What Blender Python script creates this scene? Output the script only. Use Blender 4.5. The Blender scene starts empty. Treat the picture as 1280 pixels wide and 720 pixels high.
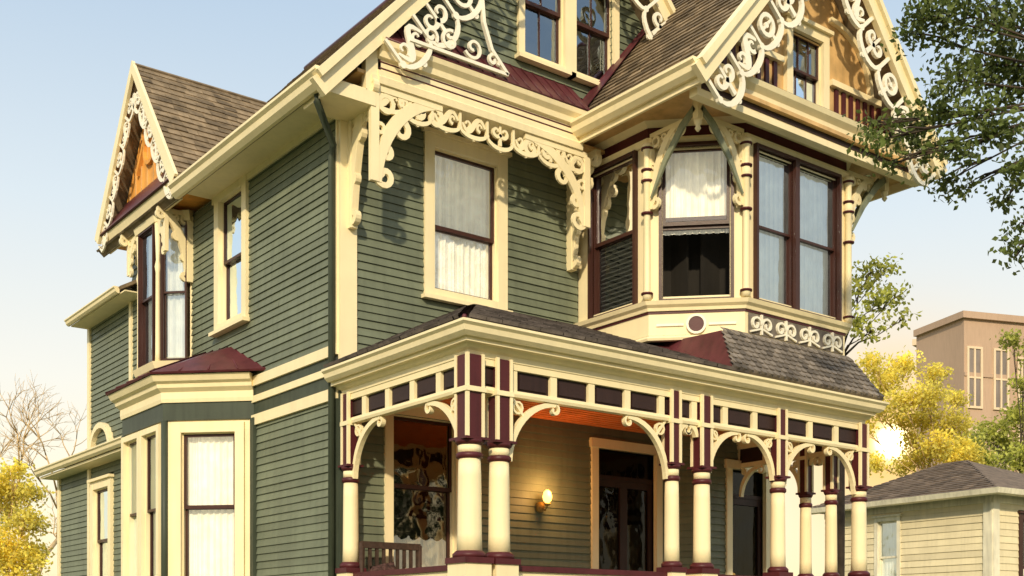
import bpy, bmesh, math, random
from mathutils import Vector, Matrix
random.seed(7)
S = bpy.context.scene
COL = S.collection
rnd = random.random
def ru(a, b): return a + (b - a) * rnd()
# ------------------------------------------------------------------ camera
ANG = math.radians(37.5)
F = (math.sin(ANG), math.cos(ANG)); R = (math.cos(ANG), -math.sin(ANG))
CX, CY, CZ = -6.89, -12.36, 1.6
FP = 1459.0
def at(px, py, d):
    u = (px - 640) / FP
    return Vector((CX + d*(F[0]+u*R[0]), CY + d*(F[1]+u*R[1]), CZ + d*(790-py)/FP))
cam_d = bpy.data.cameras.new('camera'); cam = bpy.data.objects.new('camera', cam_d); COL.objects.link(cam)
cam.location = (CX, CY, CZ); cam.rotation_euler = (math.radians(90), 0, -ANG)
cam_d.sensor_width = 36; cam_d.lens = FP/1280*36; cam_d.shift_y = 430/1280; cam_d.clip_end = 2000
S.camera = cam
S.view_settings.view_transform = 'Standard'; S.view_settings.look = 'None'; S.view_settings.exposure = 0
# ------------------------------------------------------------------ materials
def nm(name):
    m = bpy.data.materials.new(name); m.use_nodes = True
    nt = m.node_tree; return m, nt, nt.nodes, nt.links, nt.nodes['Principled BSDF']
def paint(name, col, rough=.55, var=.12, scale=2.5, bump=.15, grime=.25, bscale=40, spec=.3, emit=0.):
    m, nt, N, L, B = nm(name)
    tc = N.new('ShaderNodeTexCoord')
    n1 = N.new('ShaderNodeTexNoise'); n1.inputs['Scale'].default_value = scale; n1.inputs['Detail'].default_value = 6
    L.new(tc.outputs['Object'], n1.inputs['Vector'])
    mr = N.new('ShaderNodeMapRange'); mr.inputs['From Min'].default_value = .3; mr.inputs['From Max'].default_value = .7
    mr.inputs['To Min'].default_value = 1-var; mr.inputs['To Max'].default_value = 1+var
    L.new(n1.outputs['Fac'], mr.inputs['Value'])
    mp = N.new('ShaderNodeMapping'); mp.inputs['Scale'].default_value = (7, 7, .8)
    L.new(tc.outputs['Object'], mp.inputs['Vector'])
    n2 = N.new('ShaderNodeTexNoise'); n2.inputs['Scale'].default_value = 1.6; n2.inputs['Detail'].default_value = 8
    L.new(mp.outputs['Vector'], n2.inputs['Vector'])
    mr2 = N.new('ShaderNodeMapRange'); mr2.inputs['From Min'].default_value = .45; mr2.inputs['From Max'].default_value = .75
    mr2.inputs['To Min'].default_value = 1; mr2.inputs['To Max'].default_value = 1-grime
    L.new(n2.outputs['Fac'], mr2.inputs['Value'])
    at_ = N.new('ShaderNodeAttribute'); at_.attribute_name = 'tint'
    m1 = N.new('ShaderNodeMath'); m1.operation = 'MULTIPLY'; L.new(mr.outputs[0], m1.inputs[0]); L.new(mr2.outputs[0], m1.inputs[1])
    m2 = N.new('ShaderNodeMath'); m2.operation = 'MULTIPLY'; L.new(m1.outputs[0], m2.inputs[0]); L.new(at_.outputs['Fac'], m2.inputs[1])
    vm = N.new('ShaderNodeVectorMath'); vm.operation = 'SCALE'; vm.inputs[0].default_value = col; L.new(m2.outputs[0], vm.inputs['Scale'])
    L.new(vm.outputs[0], B.inputs['Base Color'])
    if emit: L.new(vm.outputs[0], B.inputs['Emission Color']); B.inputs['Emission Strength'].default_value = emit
    B.inputs['Roughness'].default_value = rough; B.inputs['Specular IOR Level'].default_value = spec
    n3 = N.new('ShaderNodeTexNoise'); n3.inputs['Scale'].default_value = bscale; n3.inputs['Detail'].default_value = 4
    L.new(tc.outputs['Object'], n3.inputs['Vector'])
    bp = N.new('ShaderNodeBump'); bp.inputs['Strength'].default_value = bump; bp.inputs['Distance'].default_value = .01
    L.new(n3.outputs['Fac'], bp.inputs['Height']); L.new(bp.outputs[0], B.inputs['Normal'])
    return m
def leafmat(name, col, trans=.35):
    m, nt, N, L, B = nm(name)
    a = N.new('ShaderNodeAttribute'); a.attribute_name = 'tint'
    vm = N.new('ShaderNodeVectorMath'); vm.operation = 'SCALE'; vm.inputs[0].default_value = col; L.new(a.outputs['Fac'], vm.inputs['Scale'])
    L.new(vm.outputs[0], B.inputs['Base Color']); B.inputs['Roughness'].default_value = .55
    t = N.new('ShaderNodeBsdfTranslucent'); L.new(vm.outputs[0], t.inputs['Color'])
    mx = N.new('ShaderNodeMixShader'); mx.inputs[0].default_value = trans
    L.new(B.outputs[0], mx.inputs[1]); L.new(t.outputs[0], mx.inputs[2]); L.new(mx.outputs[0], N['Material Output'].inputs[0])
    return m
def glassmat(name, refl=.1, tintc=(.9, .95, .95), tmul=1.0, gc=(.95, .97, 1)):
    m, nt, N, L, B = nm(name); N.remove(B)
    tr = N.new('ShaderNodeBsdfTransparent'); tr.inputs[0].default_value = (*tintc, 1)
    g = N.new('ShaderNodeBsdfGlossy'); g.inputs['Roughness'].default_value = .03; g.inputs['Color'].default_value = (*gc, 1)
    lw = N.new('ShaderNodeFresnel'); lw.inputs['IOR'].default_value = 1.5
    ma = N.new('ShaderNodeMath'); ma.operation = 'MULTIPLY_ADD'; ma.inputs[1].default_value = 1.3*tmul; ma.inputs[2].default_value = refl
    L.new(lw.outputs[0], ma.inputs[0])
    tc = N.new('ShaderNodeTexCoord'); n = N.new('ShaderNodeTexNoise'); n.inputs['Scale'].default_value = 2.2
    L.new(tc.outputs['Object'], n.inputs['Vector'])
    bp = N.new('ShaderNodeBump'); bp.inputs['Strength'].default_value = .3; bp.inputs['Distance'].default_value = .04
    L.new(n.outputs['Fac'], bp.inputs['Height']); L.new(bp.outputs[0], g.inputs['Normal'])
    mx = N.new('ShaderNodeMixShader'); L.new(ma.outputs[0], mx.inputs[0]); L.new(tr.outputs[0], mx.inputs[1]); L.new(g.outputs[0], mx.inputs[2])
    L.new(mx.outputs[0], N['Material Output'].inputs[0])
    return m
def emis(name, col, st):
    m, nt, N, L, B = nm(name); B.inputs['Base Color'].default_value = (*col, 1)
    B.inputs['Emission Color'].default_value = (*col, 1); B.inputs['Emission Strength'].default_value = st; return m
M = dict(
 green=paint('green siding paint', (.172, .194, .132), .55, .12, 1.7, .1, .18),
 sage=paint('sage strut paint', (.26, .28, .19), .5),
 dgreen=paint('dark green trim paint', (.055, .068, .048), .5),
 cream=paint('cream trim paint', (.92, .79, .50), .5, .05, 2, .1, .06),
 white=paint('ivory fretwork paint', (.93, .87, .72), .5, .05, 2, .1, .05),
 maroon=paint('maroon trim paint', (.085, .016, .02), .45),
 panel=paint('near black maroon panel', (.035, .016, .014), .5),
 sash=paint('dark brown sash paint', (.06, .022, .016), .4),
 metal=paint('maroon metal roofing', (.11, .028, .034), .35, .2, 3, .1, .3),
 shingle=paint('brown roof shingle', (.24, .18, .115), .9, .3, 5, .6, .3, 90),
 pshingle=paint('grey porch shingle', (.13, .108, .098), .9, .3, 5, .6, .3, 90),
 skirt=paint('weathered scale shingle', (.20, .17, .145), .9, .3, 5, .6, .3, 90),
 gshingle=paint('warm brown garage shingle', (.17, .125, .09), .9, .3, 5, .6, .3, 60),
 orange=paint('orange stained boards', (.85, .40, .09), .5, .2, 4, .1, .2),
 tan=paint('tan gable boards', (.66, .42, .18), .5, .2, 4, .1, .2),
 ceil=paint('stained porch ceiling', (.85, .27, .08), .4, .15, 4, .1, .15),
 dark=paint('dark interior', (.02, .017, .014), .9),  # darkness of unlit rooms put into the colour
 curtain=paint('self-lit sheer curtain', (.93, .89, .76), .9, .08, 6, .05, .1, emit=.16),  # faint emission added to brighten the fabric, no lamp behind it
 blind=paint('greyish blind slats', (.42, .40, .34), .7, .1, 6, .05, .1),  # one even greyish colour for the slats
 stone=paint('foundation stone', (.25, .23, .2), .9, .3, 2, .5, .3),
 floor=paint('porch floor paint', (.25, .24, .2), .6),
 bark=paint('bark', (.07, .05, .035), .9, .3, 8, .8, .3),
 pbark=paint('pale dry branch', (.66, .46, .22), .9, .2, 8, .3, .1),
 garage=paint('pale garage siding', (.84, .73, .48), .6, .08, 2, .1, .1),
 gwhite=paint('white garage trim', (.86, .80, .62), .5),
 brick=paint('haze-paled brown apartment facade', (.50, .35, .25), .8, .08, .3, .2, .1),  # brown paled, haze put into the colour
 brick2=paint('haze-paled apartment facade', (.76, .60, .42), .8, .08, .3, .2, .1),  # tan paled further, haze put into the colour
 hazeglass=paint('haze-dulled window glass', (.24, .20, .18), .3, .2, 1),  # glass lightened, haze put into the colour
 wicker=paint('wicker', (.06, .035, .025), .7, .3, 20),
 cushA=paint('cream patterned cushion', (.50, .40, .26), .9, .7, 22),
 cushB=paint('dark patterned cushion', (.07, .035, .03), .9, .95, 30),
 grass=paint('grass', (.10, .12, .045), .95, .4, 3, .8, .3),
 asphalt=paint('asphalt', (.05, .05, .05), .95, .2, 6, .4, .2),
 concrete=paint('concrete', (.45, .42, .36), .9, .15, 3, .3, .2),
 brass=paint('brass', (.45, .28, .08), .35),
 glass=glassmat('window glass', .02, (.97, .98, .98), tmul=.8), glass2=glassmat('reflective window glass', .22, (.88, .92, .94), 1., (.75, .88, 1)), glass3=glassmat('porch door glass', .0, (.6, .6, .6), .4),  # reflective glass has the sky's blue put into its gloss colour
 glass4=glassmat('porch window glass', .10, (.8, .8, .78), .9, (1, .9, .7)),
 leafd=leafmat('oak leaves', (.125, .165, .035)), leafg=leafmat('golden-light leaf colour', (.86, .74, .14), .5),  # golden backlight is put into the second leaf colour
 leafm=leafmat('sunlit green leaves', (.42, .43, .08), .45),
 leafo=leafmat('added street tree leaves', (.07, .10, .03)),
 lamp=emis('lit lamp glass', (1, .42, .07), 7),
)
# ------------------------------------------------------------------ mesh building
class Fr:
    def __init__(s, O, U, N): s.O, s.U, s.N = O, U, N
    def p(s, u, n, z): return (s.O[0]+u*s.U[0]+n*s.N[0], s.O[1]+u*s.U[1]+n*s.N[1], z)
def seg(p0, p1):
    dx, dy = p1[0]-p0[0], p1[1]-p0[1]; l = math.hypot(dx, dy); dx /= l; dy /= l
    f = Fr(p0, (dx, dy), (dy, -dx)); f.L = l; return f
class MB:
    def __init__(s): s.v, s.f, s.t, s.s, s.c = [], [], [], [], []
    def cut(s): s.c.append((len(s.v), len(s.f)))
    def add(s, vs, fs, t=1., sm=False):
        b = len(s.v); s.v += [tuple(p) for p in vs]
        for f in fs: s.f.append([b+i for i in f]); s.t.append(t); s.s.append(sm)
    def box(s, fr, u0, u1, n0, n1, z0, z1, t=1.):
        P = [fr.p(u, n, z) for z in (z0, z1) for n in (n0, n1) for u in (u0, u1)]
        s.add(P, [(0, 1, 3, 2), (4, 6, 7, 5), (0, 4, 5, 1), (2, 3, 7, 6), (0, 2, 6, 4), (1, 5, 7, 3)], t)
    def wbox(s, x0, x1, y0, y1, z0, z1, t=1.): s.box(Fr((0, 0), (1, 0), (0, 1)), x0, x1, y0, y1, z0, z1, t)
    def prism(s, fr, pts, n0, n1, t=1.):
        k = len(pts); P = [fr.p(u, n0, z) for u, z in pts]+[fr.p(u, n1, z) for u, z in pts]
        s.add(P, [list(range(k)), list(range(k, 2*k))]+[(i, (i+1) % k, k+(i+1) % k, k+i) for i in range(k)], t)
    def ribbon(s, fr, pts, w, n0, n1, closed=False, t=1.):
        k = len(pts); P = []
        ws = w if isinstance(w, list) else [w]*k
        for i, (u, z) in enumerate(pts):
            a = pts[(i-1) % k] if (closed or i > 0) else pts[i]
            b = pts[(i+1) % k] if (closed or i < k-1) else pts[i]
            dx, dz = b[0]-a[0], b[1]-a[1]; l = math.hypot(dx, dz) or 1; nx, nz = -dz/l, dx/l; h = ws[min(i, len(ws)-1)]/2
            for sg, n in ((1, n0), (-1, n0), (-1, n1), (1, n1)): P.append(fr.p(u+nx*h*sg, n, z+nz*h*sg))
        fs = []
        for i in range(k if closed else k-1):
            a, b = 4*i, 4*((i+1) % k)
            for j in range(4): fs.append((a+j, a+(j+1) % 4, b+(j+1) % 4, b+j))
        if not closed: fs += [(0, 1, 2, 3), (4*k-4, 4*k-3, 4*k-2, 4*k-1)]
        s.add(P, fs, t)
    def ring(s, fr, u, z, r, w, n0, n1, k=14):
        s.ribbon(fr, [(u+r*math.cos(2*math.pi*i/k), z+r*math.sin(2*math.pi*i/k)) for i in range(k)], w, n0, n1, True)
    def disc(s, fr, u, z, r, n0, n1, k=10):
        s.prism(fr, [(u+r*math.cos(2*math.pi*i/k), z+r*math.sin(2*math.pi*i/k)) for i in range(k)], n0, n1)
    def tube(s, pts, rs, k=8, t=1.):
        P = []; n = len(pts); pts = [Vector(p) for p in pts]
        if not isinstance(rs, (list, tuple)): rs = [rs]*n
        for i in range(n):
            d = (pts[min(i+1, n-1)]-pts[max(i-1, 0)]); d = d.normalized() if d.length > 1e-6 else Vector((0, 0, 1))
            a = d.orthogonal().normalized() if abs(d.z) > .95 else d.cross(Vector((0, 0, 1))).normalized()
            b = d.cross(a)
            for j in range(k):
                q = 2*math.pi*j/k; P.append(pts[i]+(a*math.cos(q)+b*math.sin(q))*rs[i])
        fs = [(i*k+j, i*k+(j+1) % k, (i+1)*k+(j+1) % k, (i+1)*k+j) for i in range(n-1) for j in range(k)]
        fs += [list(range(k)), list(range((n-1)*k, n*k))]
        s.add(P, fs, t, True)
    def lathe(s, x, y, prof, k=16, rot=0., sm=True, t=1.):
        P = []; n = len(prof)
        for r, z in prof:
            for j in range(k):
                q = 2*math.pi*j/k+rot; P.append((x+r*math.cos(q), y+r*math.sin(q), z))
        fs = [(i*k+j, i*k+(j+1) % k, (i+1)*k+(j+1) % k, (i+1)*k+j) for i in range(n-1) for j in range(k)]
        fs += [list(range(k)), list(range((n-1)*k, n*k))]
        s.add(P, fs, t, sm)
    def sq(s, x, y, h, z0, z1, t=1.): s.wbox(x-h, x+h, y-h, y+h, z0, z1, t)
    def slab(s, pts, th, t=1.):
        pts = [Vector(p) for p in pts]; n = (pts[1]-pts[0]).cross(pts[2]-pts[0]).normalized()
        if n.z < 0: n = -n
        k = len(pts); P = pts+[p-n*th for p in pts]
        s.add(P, [list(range(k)), list(range(k, 2*k))]+[(i, (i+1) % k, k+(i+1) % k, k+i) for i in range(k)], t)
    def sweep(s, path, prof, t=1.):
        n = len(path); k = len(prof); P = []
        nr = []
        for i in range(n-1):
            dx, dy = path[i+1][0]-path[i][0], path[i+1][1]-path[i][1]; l = math.hypot(dx, dy); nr.append((dy/l, -dx/l))
        for i in range(n):
            a = nr[max(i-1, 0)]; b = nr[min(i, n-2)]; d = 1+a[0]*b[0]+a[1]*b[1]; m = ((a[0]+b[0])/d, (a[1]+b[1])/d)
            for q, z in prof: P.append((path[i][0]+m[0]*q, path[i][1]+m[1]*q, z))
        fs = [(i*k+j, i*k+(j+1) % k, (i+1)*k+(j+1) % k, (i+1)*k+j) for i in range(n-1) for j in range(k)]
        fs += [list(range(k)), list(range((n-1)*k, n*k))]
        s.add(P, fs, t)
    def clap(s, fr, z0, z1, span, ops=(), e=.10, n0=0.):
        z = z0
        while z < z1-.012:
            zt = min(z+e, z1); mid = (z+zt)/2; a, b = span(mid) if callable(span) else span
            iv = [(a, b)]
            for (ua, ub, za, zb) in ops:
                if za < mid < zb:
                    nv = []
                    for (p, q) in iv:
                        if ub <= p or ua >= q: nv.append((p, q)); continue
                        if ua > p: nv.append((p, ua))
                        if ub < q: nv.append((ub, q))
                    iv = nv
            for (p, q) in iv:
                while q-p > .01:
                    c = q if q-p < 3.2 else p+ru(1.6, 3.0)
                    t = ru(.88, 1.10); o = ru(-.003, .004)
                    A_, B_, C_, D = fr.p(p, n0+.024+o, z), fr.p(c, n0+.024+o, z), fr.p(c, n0+.006, zt), fr.p(p, n0+.006, zt)
                    s.add([A_, B_, C_, D], [(0, 1, 2, 3)], t)
                    s.add([A_, B_, fr.p(c, n0-.01, z), fr.p(p, n0-.01, z)], [(0, 1, 2, 3)], t*.8)
                    p = c if c < q else q
            z = zt
    def wall(s, fr, u0, u1, z0, z1, ops, n0=-.1, n1=0.):
        ops = sorted(ops); u = u0
        for (a, b, za, zb) in ops:
            if a > u: s.box(fr, u, a, n0, n1, z0, z1)
            s.box(fr, a, b, n0, n1, z0, za); s.box(fr, a, b, n0, n1, zb, z1); u = b
        if u < u1: s.box(fr, u, u1, n0, n1, z0, z1)
    def shing(s, O, U, V, Lv, span, e=.15, w=.22, scale=False):
        O, U, V = Vector(O), Vector(U).normalized(), Vector(V).normalized(); Nn = U.cross(V)
        if Nn.z < 0: Nn = -Nn
        v = 0.; row = 0
        while v < Lv:
            vt = min(v+e, Lv); a, b = span(v+e/2) if callable(span) else span
            u = a - (w*.5 if row % 2 else 0)
            while u < b:
                ww = w if scale else w*ru(.7, 1.3); ua, ub = max(u, a), min(u+ww-.006, b)
                if ub-ua > .01:
                    t = ru(.6, 1.3); h = .02+ru(0, .008); j = ru(-.008, .004) if not scale else 0
                    if scale:
                        m = (ua+ub)/2; hw = (ub-ua)/2
                        pts = [(ua, v+e*.55), (m-hw*.75, v+e*.18), (m-hw*.3, v), (m+hw*.3, v), (m+hw*.75, v+e*.18), (ub, v+e*.55), (ub, v+e*1.4), (ua, v+e*1.4)]
                        hs = [.022, .026, .028, .028, .026, .022, .002, .002]
                        top = [O+U*p+V*q+Nn*hh for (p, q), hh in zip(pts, hs)]
                        bot = [O+U*p+V*q-Nn*.004 for (p, q) in pts]
                        s.add(top+bot, [list(range(8))]+[(i, i+1, 9+i, 8+i) for i in range(5)], t)
                    else:
                        A_, B_ = O+U*ua+V*(v+j)+Nn*h, O+U*ub+V*(v+j)+Nn*h
                        s.add([A_, B_, O+U*ub+V*(vt+.01)+Nn*.004, O+U*ua+V*(vt+.01)+Nn*.004, A_-Nn*(h+.01), B_-Nn*(h+.01)], [(0, 1, 2, 3), (0, 1, 5, 4)], t)
                u += ww
            v = vt; row += 1
    def leaf(s, c, sz, t):
        a = ru(0, 6.28); b = ru(-1, 1); q = math.sqrt(1-b*b)
        d = Vector((q*math.cos(a), q*math.sin(a), b)); e = d.orthogonal().normalized(); e.rotate(Matrix.Rotation(ru(0, 6.28), 3, d)); n = d.cross(e)
        c = Vector(c)
        s.add([c-d*sz*.5, c+e*sz*.3+n*sz*.06, c+d*sz*.5, c-e*sz*.3+n*sz*.06], [(0, 1, 2), (0, 2, 3)], t)
    def build(s, name, mat, parent=None, label=None, fix=True):
        me = bpy.data.meshes.new(name); me.from_pydata(s.v, [], s.f)
        me.polygons.foreach_set('use_smooth', s.s)
        ca = me.color_attributes.new('tint', 'FLOAT_COLOR', 'CORNER'); buf = []
        for f, t in zip(s.f, s.t): buf += [t, t, t, 1.]*len(f)
        ca.data.foreach_set('color', buf)
        if fix:
            bm = bmesh.new(); bm.from_mesh(me); bmesh.ops.recalc_face_normals(bm, faces=bm.faces); bm.to_mesh(me); bm.free()
        me.materials.append(M[mat]); o = bpy.data.objects.new(name, me); COL.objects.link(o)
        if parent:
            o.parent = parent
            if parent.type == 'EMPTY': o.matrix_parent_inverse = Matrix.Translation(-parent.location)
        if label: o['label'] = label
        return o
def thing(name, label, cat, loc=(0, 0, 0), group=None):
    o = bpy.data.objects.new(name, None); COL.objects.link(o); o.location = loc; o['label'] = label; o['category'] = cat
    if group: o['group'] = group
    return o
def struct(o): o['kind'] = 'structure'; return o
# ------------------------------------------------------------------ ground
g = MB(); g.wbox(-900, 900, -900, 900, -.3, 0); struct(g.build('ground', 'grass'))
g = MB(); g.wbox(-60, 60, -22, -14.6, -.1, .004); struct(g.build('road', 'asphalt'))
g = MB(); g.wbox(-60, 60, -13.4, -11.6, -.1, .008); g.wbox(4.9, 6.5, -11.6, -4.0, -.1, .006); struct(g.build('pavement', 'concrete'))
# ------------------------------------------------------------------ house
H = thing('victorian_house', 'ornate green and cream Victorian house with fretwork gables and columned front porch', 'house', (3.5, 3, 0))
def A(mb, name, mat, label=None, parent=None):
    if not mb.c: return mb.build(name, mat, parent or H, label)
    cs = [(0, 0)]+mb.c+[(len(mb.v), len(mb.f))]; o = None
    for (v0, f0), (v1, f1) in zip(cs[:-1], cs[1:]):
        if f1 == f0: continue
        q = MB(); q.v = mb.v[v0:v1]; q.f = [[i-v0 for i in f] for f in mb.f[f0:f1]]; q.t = mb.t[f0:f1]; q.s = mb.s[f0:f1]
        o = q.build(name, mat, parent or H, label)
    return o
FRONT = Fr((0, 0), (1, 0), (0, -1)); LEFT = Fr((0, 0), (0, 1), (-1, 0))
def window(fr, u0, u1, z0, z1, cas=.13, n=0., curtain='full', glass='glass', bars=0, lbars=0, lgrid=False, split=.5, casing='cream', cap=True, sill=True, parent=None, label=None, openlow=False, depth=.75, f=.05, cw=.04, sashmat='sash', proud=.045):
    a, b, c, d = u0+cas, u1-cas, z0+cas*.7, z1-cas
    m = MB()
    m.box(fr, u0, a, n-.02, n+proud, z0, z1); m.box(fr, b, u1, n-.02, n+proud, z0, z1)
    m.box(fr, a, b, n-.02, n+proud-.003, d, z1)
    m.box(fr, a, b, n-.02, n+proud-.003, z0, c)
    m.box(fr, a-.01, a+.015, n-.15, n-.02, c, d); m.box(fr, b-.015, b+.01, n-.15, n-.02, c, d)
    m.box(fr, a, b, n-.15, n-.02, d-.015, d+.01); m.box(fr, a, b, n-.15, n-.02, c-.01, c+.015)
    if cap: m.box(fr, u0-cw, u1+cw, n-.01, n+.09, z1, z1+.05)
    if sill: m.box(fr, u0-cw, u1+cw, n-.01, n+.11, z0-.05, z0)
    w = m.build('window', casing, parent or H, label)
    zm = c+(d-c)*split; zl = zm-.06 if openlow else c
    for qi, (za, zb, nn) in enumerate(((zm-.02, d, n-.06), (zl, zm+.025 if not openlow else zm+.1, n-.1))):
        m = MB()
        m.box(fr, a, a+f, nn-.02, nn+.02, za, zb); m.box(fr, b-f, b, nn-.02, nn+.02, za, zb)
        m.box(fr, a+f, b-f, nn-.021, nn+.021, zb-f, zb); m.box(fr, a+f, b-f, nn-.021, nn+.021, za, za+f)
        if qi == 0:
            for k in range(bars):
                x = a+(b-a)*(k+1)/(bars+1); m.box(fr, x-.008, x+.008, n-.07, n-.045, zm, d-f)
        else:
            for k in range(lbars):
                x = a+(b-a)*(k+1)/(lbars+1); m.box(fr, x-.008, x+.008, n-.115, n-.085, c+f, zm)
        m.build('sash', sashmat, w)
    if lgrid:
        m = MB(); zt_ = d-f; k = int((zt_-c)/.06)
        for q in range(1, k): m.slab([fr.p(a+f*.5, n-.16, c+q*(zt_-c)/k+.018), fr.p(b-f*.5, n-.16, c+q*(zt_-c)/k+.018), fr.p(b-f*.5, n-.126, c+q*(zt_-c)/k-.012), fr.p(a+f*.5, n-.126, c+q*(zt_-c)/k-.012)], .004)
        m.build('blind', 'blind', w)
    m = MB()
    m.add([fr.p(a, n-.062, zm), fr.p(b, n-.062, zm), fr.p(b, n-.062, d), fr.p(a, n-.062, d)], [(0, 1, 2, 3)])
    m.build('pane', glass, w)
    if not openlow:
        m = MB(); m.add([fr.p(a, n-.102, c), fr.p(b, n-.102, c), fr.p(b, n-.102, zm), fr.p(a, n-.102, zm)], [(0, 1, 2, 3)])
        m.build('pane', glass, w)
    m = MB(); m.box(fr, a-.25, b+.25, n-depth, n-depth+.03, c-.25, d+.25); m.build('dark_room_backing', 'dark', w)  # near-black board stands in for the darkness of the room
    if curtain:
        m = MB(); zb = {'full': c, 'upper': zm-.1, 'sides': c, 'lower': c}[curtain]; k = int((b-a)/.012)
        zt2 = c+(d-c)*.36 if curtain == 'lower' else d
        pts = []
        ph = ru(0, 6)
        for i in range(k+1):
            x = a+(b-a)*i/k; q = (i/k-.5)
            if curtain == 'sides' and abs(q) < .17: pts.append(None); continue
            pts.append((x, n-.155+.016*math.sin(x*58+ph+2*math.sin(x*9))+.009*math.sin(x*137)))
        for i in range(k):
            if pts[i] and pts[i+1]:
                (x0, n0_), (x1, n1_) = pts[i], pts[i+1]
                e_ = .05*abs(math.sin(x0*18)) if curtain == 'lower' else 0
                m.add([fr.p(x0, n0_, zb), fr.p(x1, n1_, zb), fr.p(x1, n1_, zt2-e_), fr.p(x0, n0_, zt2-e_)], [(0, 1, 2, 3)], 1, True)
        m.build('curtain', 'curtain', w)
    return w
# --- fretwork helpers
PI = math.pi
def spiral(cx, cz, r0, r1, a0, a1, k=16): return [(cx+(r0+(r1-r0)*i/k)*math.cos(a0+(a1-a0)*i/k), cz+(r0+(r1-r0)*i/k)*math.sin(a0+(a1-a0)*i/k)) for i in range(k+1)]
def bracket(mb, fr, u, z, w, h, sg=1, n0=-.03, n1=.03, th=.05):
    X = lambda pts: [(u+sg*p, z+q) for p, q in pts]
    mb.ribbon(fr, X([(0, 0), (w, 0)]), th, n0, n1); mb.ribbon(fr, X([(0, -.02), (0, -h)]), th*1.3, n0-.004, n1+.004)
    arc = [(w-w*math.sin(i*PI/24)*.94, -h+h*math.cos(i*PI/24)) for i in range(13)]
    wd = [th*(.8+1.0*math.sin(i*PI/12)) for i in range(13)]
    mb.ribbon(fr, X(arc), wd, n0+.003, n1-.003)
    m = min(w, h)
    mb.ring(fr, u+sg*m*.17, z-m*.17, m*.1, th*.6, n0+.006, n1-.006)
    mb.ring(fr, u+sg*w*.42, z-h*.085, m*.055, th*.5, n0+.006, n1-.006); mb.ring(fr, u+sg*w*.085, z-h*.42, m*.055, th*.5, n0+.006, n1-.006)
    for t, q in ((PI*.14, .09), (PI*.26, .14), (PI*.38, .09)):
        q *= m; cu, cz = w-w*.94*math.sin(t), -h+h*math.cos(t); cu += q*.53; cz -= q*.53
        mb.ribbon(fr, X(spiral(cu, cz, q, q*.25, PI*.75, PI*.75-PI*2.1, 14)), [th*(1.05-.5*j/14) for j in range(15)], n0+.009, n1-.009)
    mb.ribbon(fr, X(spiral(w*.98-m*.09, -m*.15, m*.13, m*.03, PI/2, -PI*1.4)), th*.8, n0+.008, n1-.008)
    mb.ribbon(fr, X(spiral(m*.15, -h*.92, m*.14, m*.03, PI, PI*3.2)), th*.8, n0+.008, n1-.008)
def lace(mb, fr, O, D, P, L, h, per, n0, n1, th=.045, s0=0, kinds=(0, 1, 2)):
    q = lambda s, t: (O[0]+D[0]*s+P[0]*t, O[1]+D[1]*s+P[1]*t)
    k = max(1, round((L-s0)/per)); per = (L-s0)/k
    RB = lambda pts, w, e=0.: mb.ribbon(fr, [q(a, b) for a, b in pts], w, n0+e, n1-e)
    for i in range(k):
        s = s0+i*per; c = s+per/2; kind = kinds[i % len(kinds)]
        if kind == 1:
            for sg in (-1, 1):
                pts = [(c+sg*x, y) for x, y in spiral(h*.2, h*.34, h*.24, h*.07, PI*.9, -PI*1.0, 18)]
                RB(pts, [th*(1.4-.8*j/18) for j in range(19)], .004)
            RB([(c, h*.0), (c, h*.9)], [th*.7, th*1.3], .007)
        elif kind == 2:
            RB([(c-per*.42+per*.84*j/14, h*(.42+.30*math.sin(j/14*PI*2))) for j in range(15)], [th*(.7+1.1*math.sin(j/14*PI)) for j in range(15)], .004)
            for sg in (-1, 1):
                RB([(c+sg*(per*.24+x), h*(.42)+y) for x, y in spiral(0, 0, h*.19, h*.05, PI*.5, PI*2.1, 12)], [th*(1.1-.6*j/12) for j in range(13)], .006)
            a = q(c, h*.42); mb.disc(fr, a[0], a[1], h*.1, n0+.01, n1-.01)
        else:
            a = q(c, h*.4); mb.ring(fr, a[0], a[1], h*.27, th*1.1, n0+.004, n1-.004, 18)
            mb.disc(fr, a[0], a[1], h*.08, n0+.01, n1-.01)
            RB([(c, h*.67), (c, h*.92)], th, .006)
            for sg in (-1, 1): RB([(c+sg*h*.07, h*.4), (c+sg*h*.27, h*.4)], th*.6, .006)
        dp = .3 if kind != 1 else .42
        RB([(c-per/2*math.cos(j*PI/10), h*.62+h*dp*math.sin(j*PI/10)) for j in range(11)], [th*(.7+.8*math.sin(j*PI/10)) for j in range(11)], .002)
        a = q(c, h*(.68+dp)); mb.disc(fr, a[0], a[1], h*.085, n0+.008, n1-.008)
        RB([(s, -.01), (s, h*.62)], th*.9, .0)
        a = q(s, h*.66); mb.disc(fr, a[0], a[1], h*.095, n0+.001, n1-.001)
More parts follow.
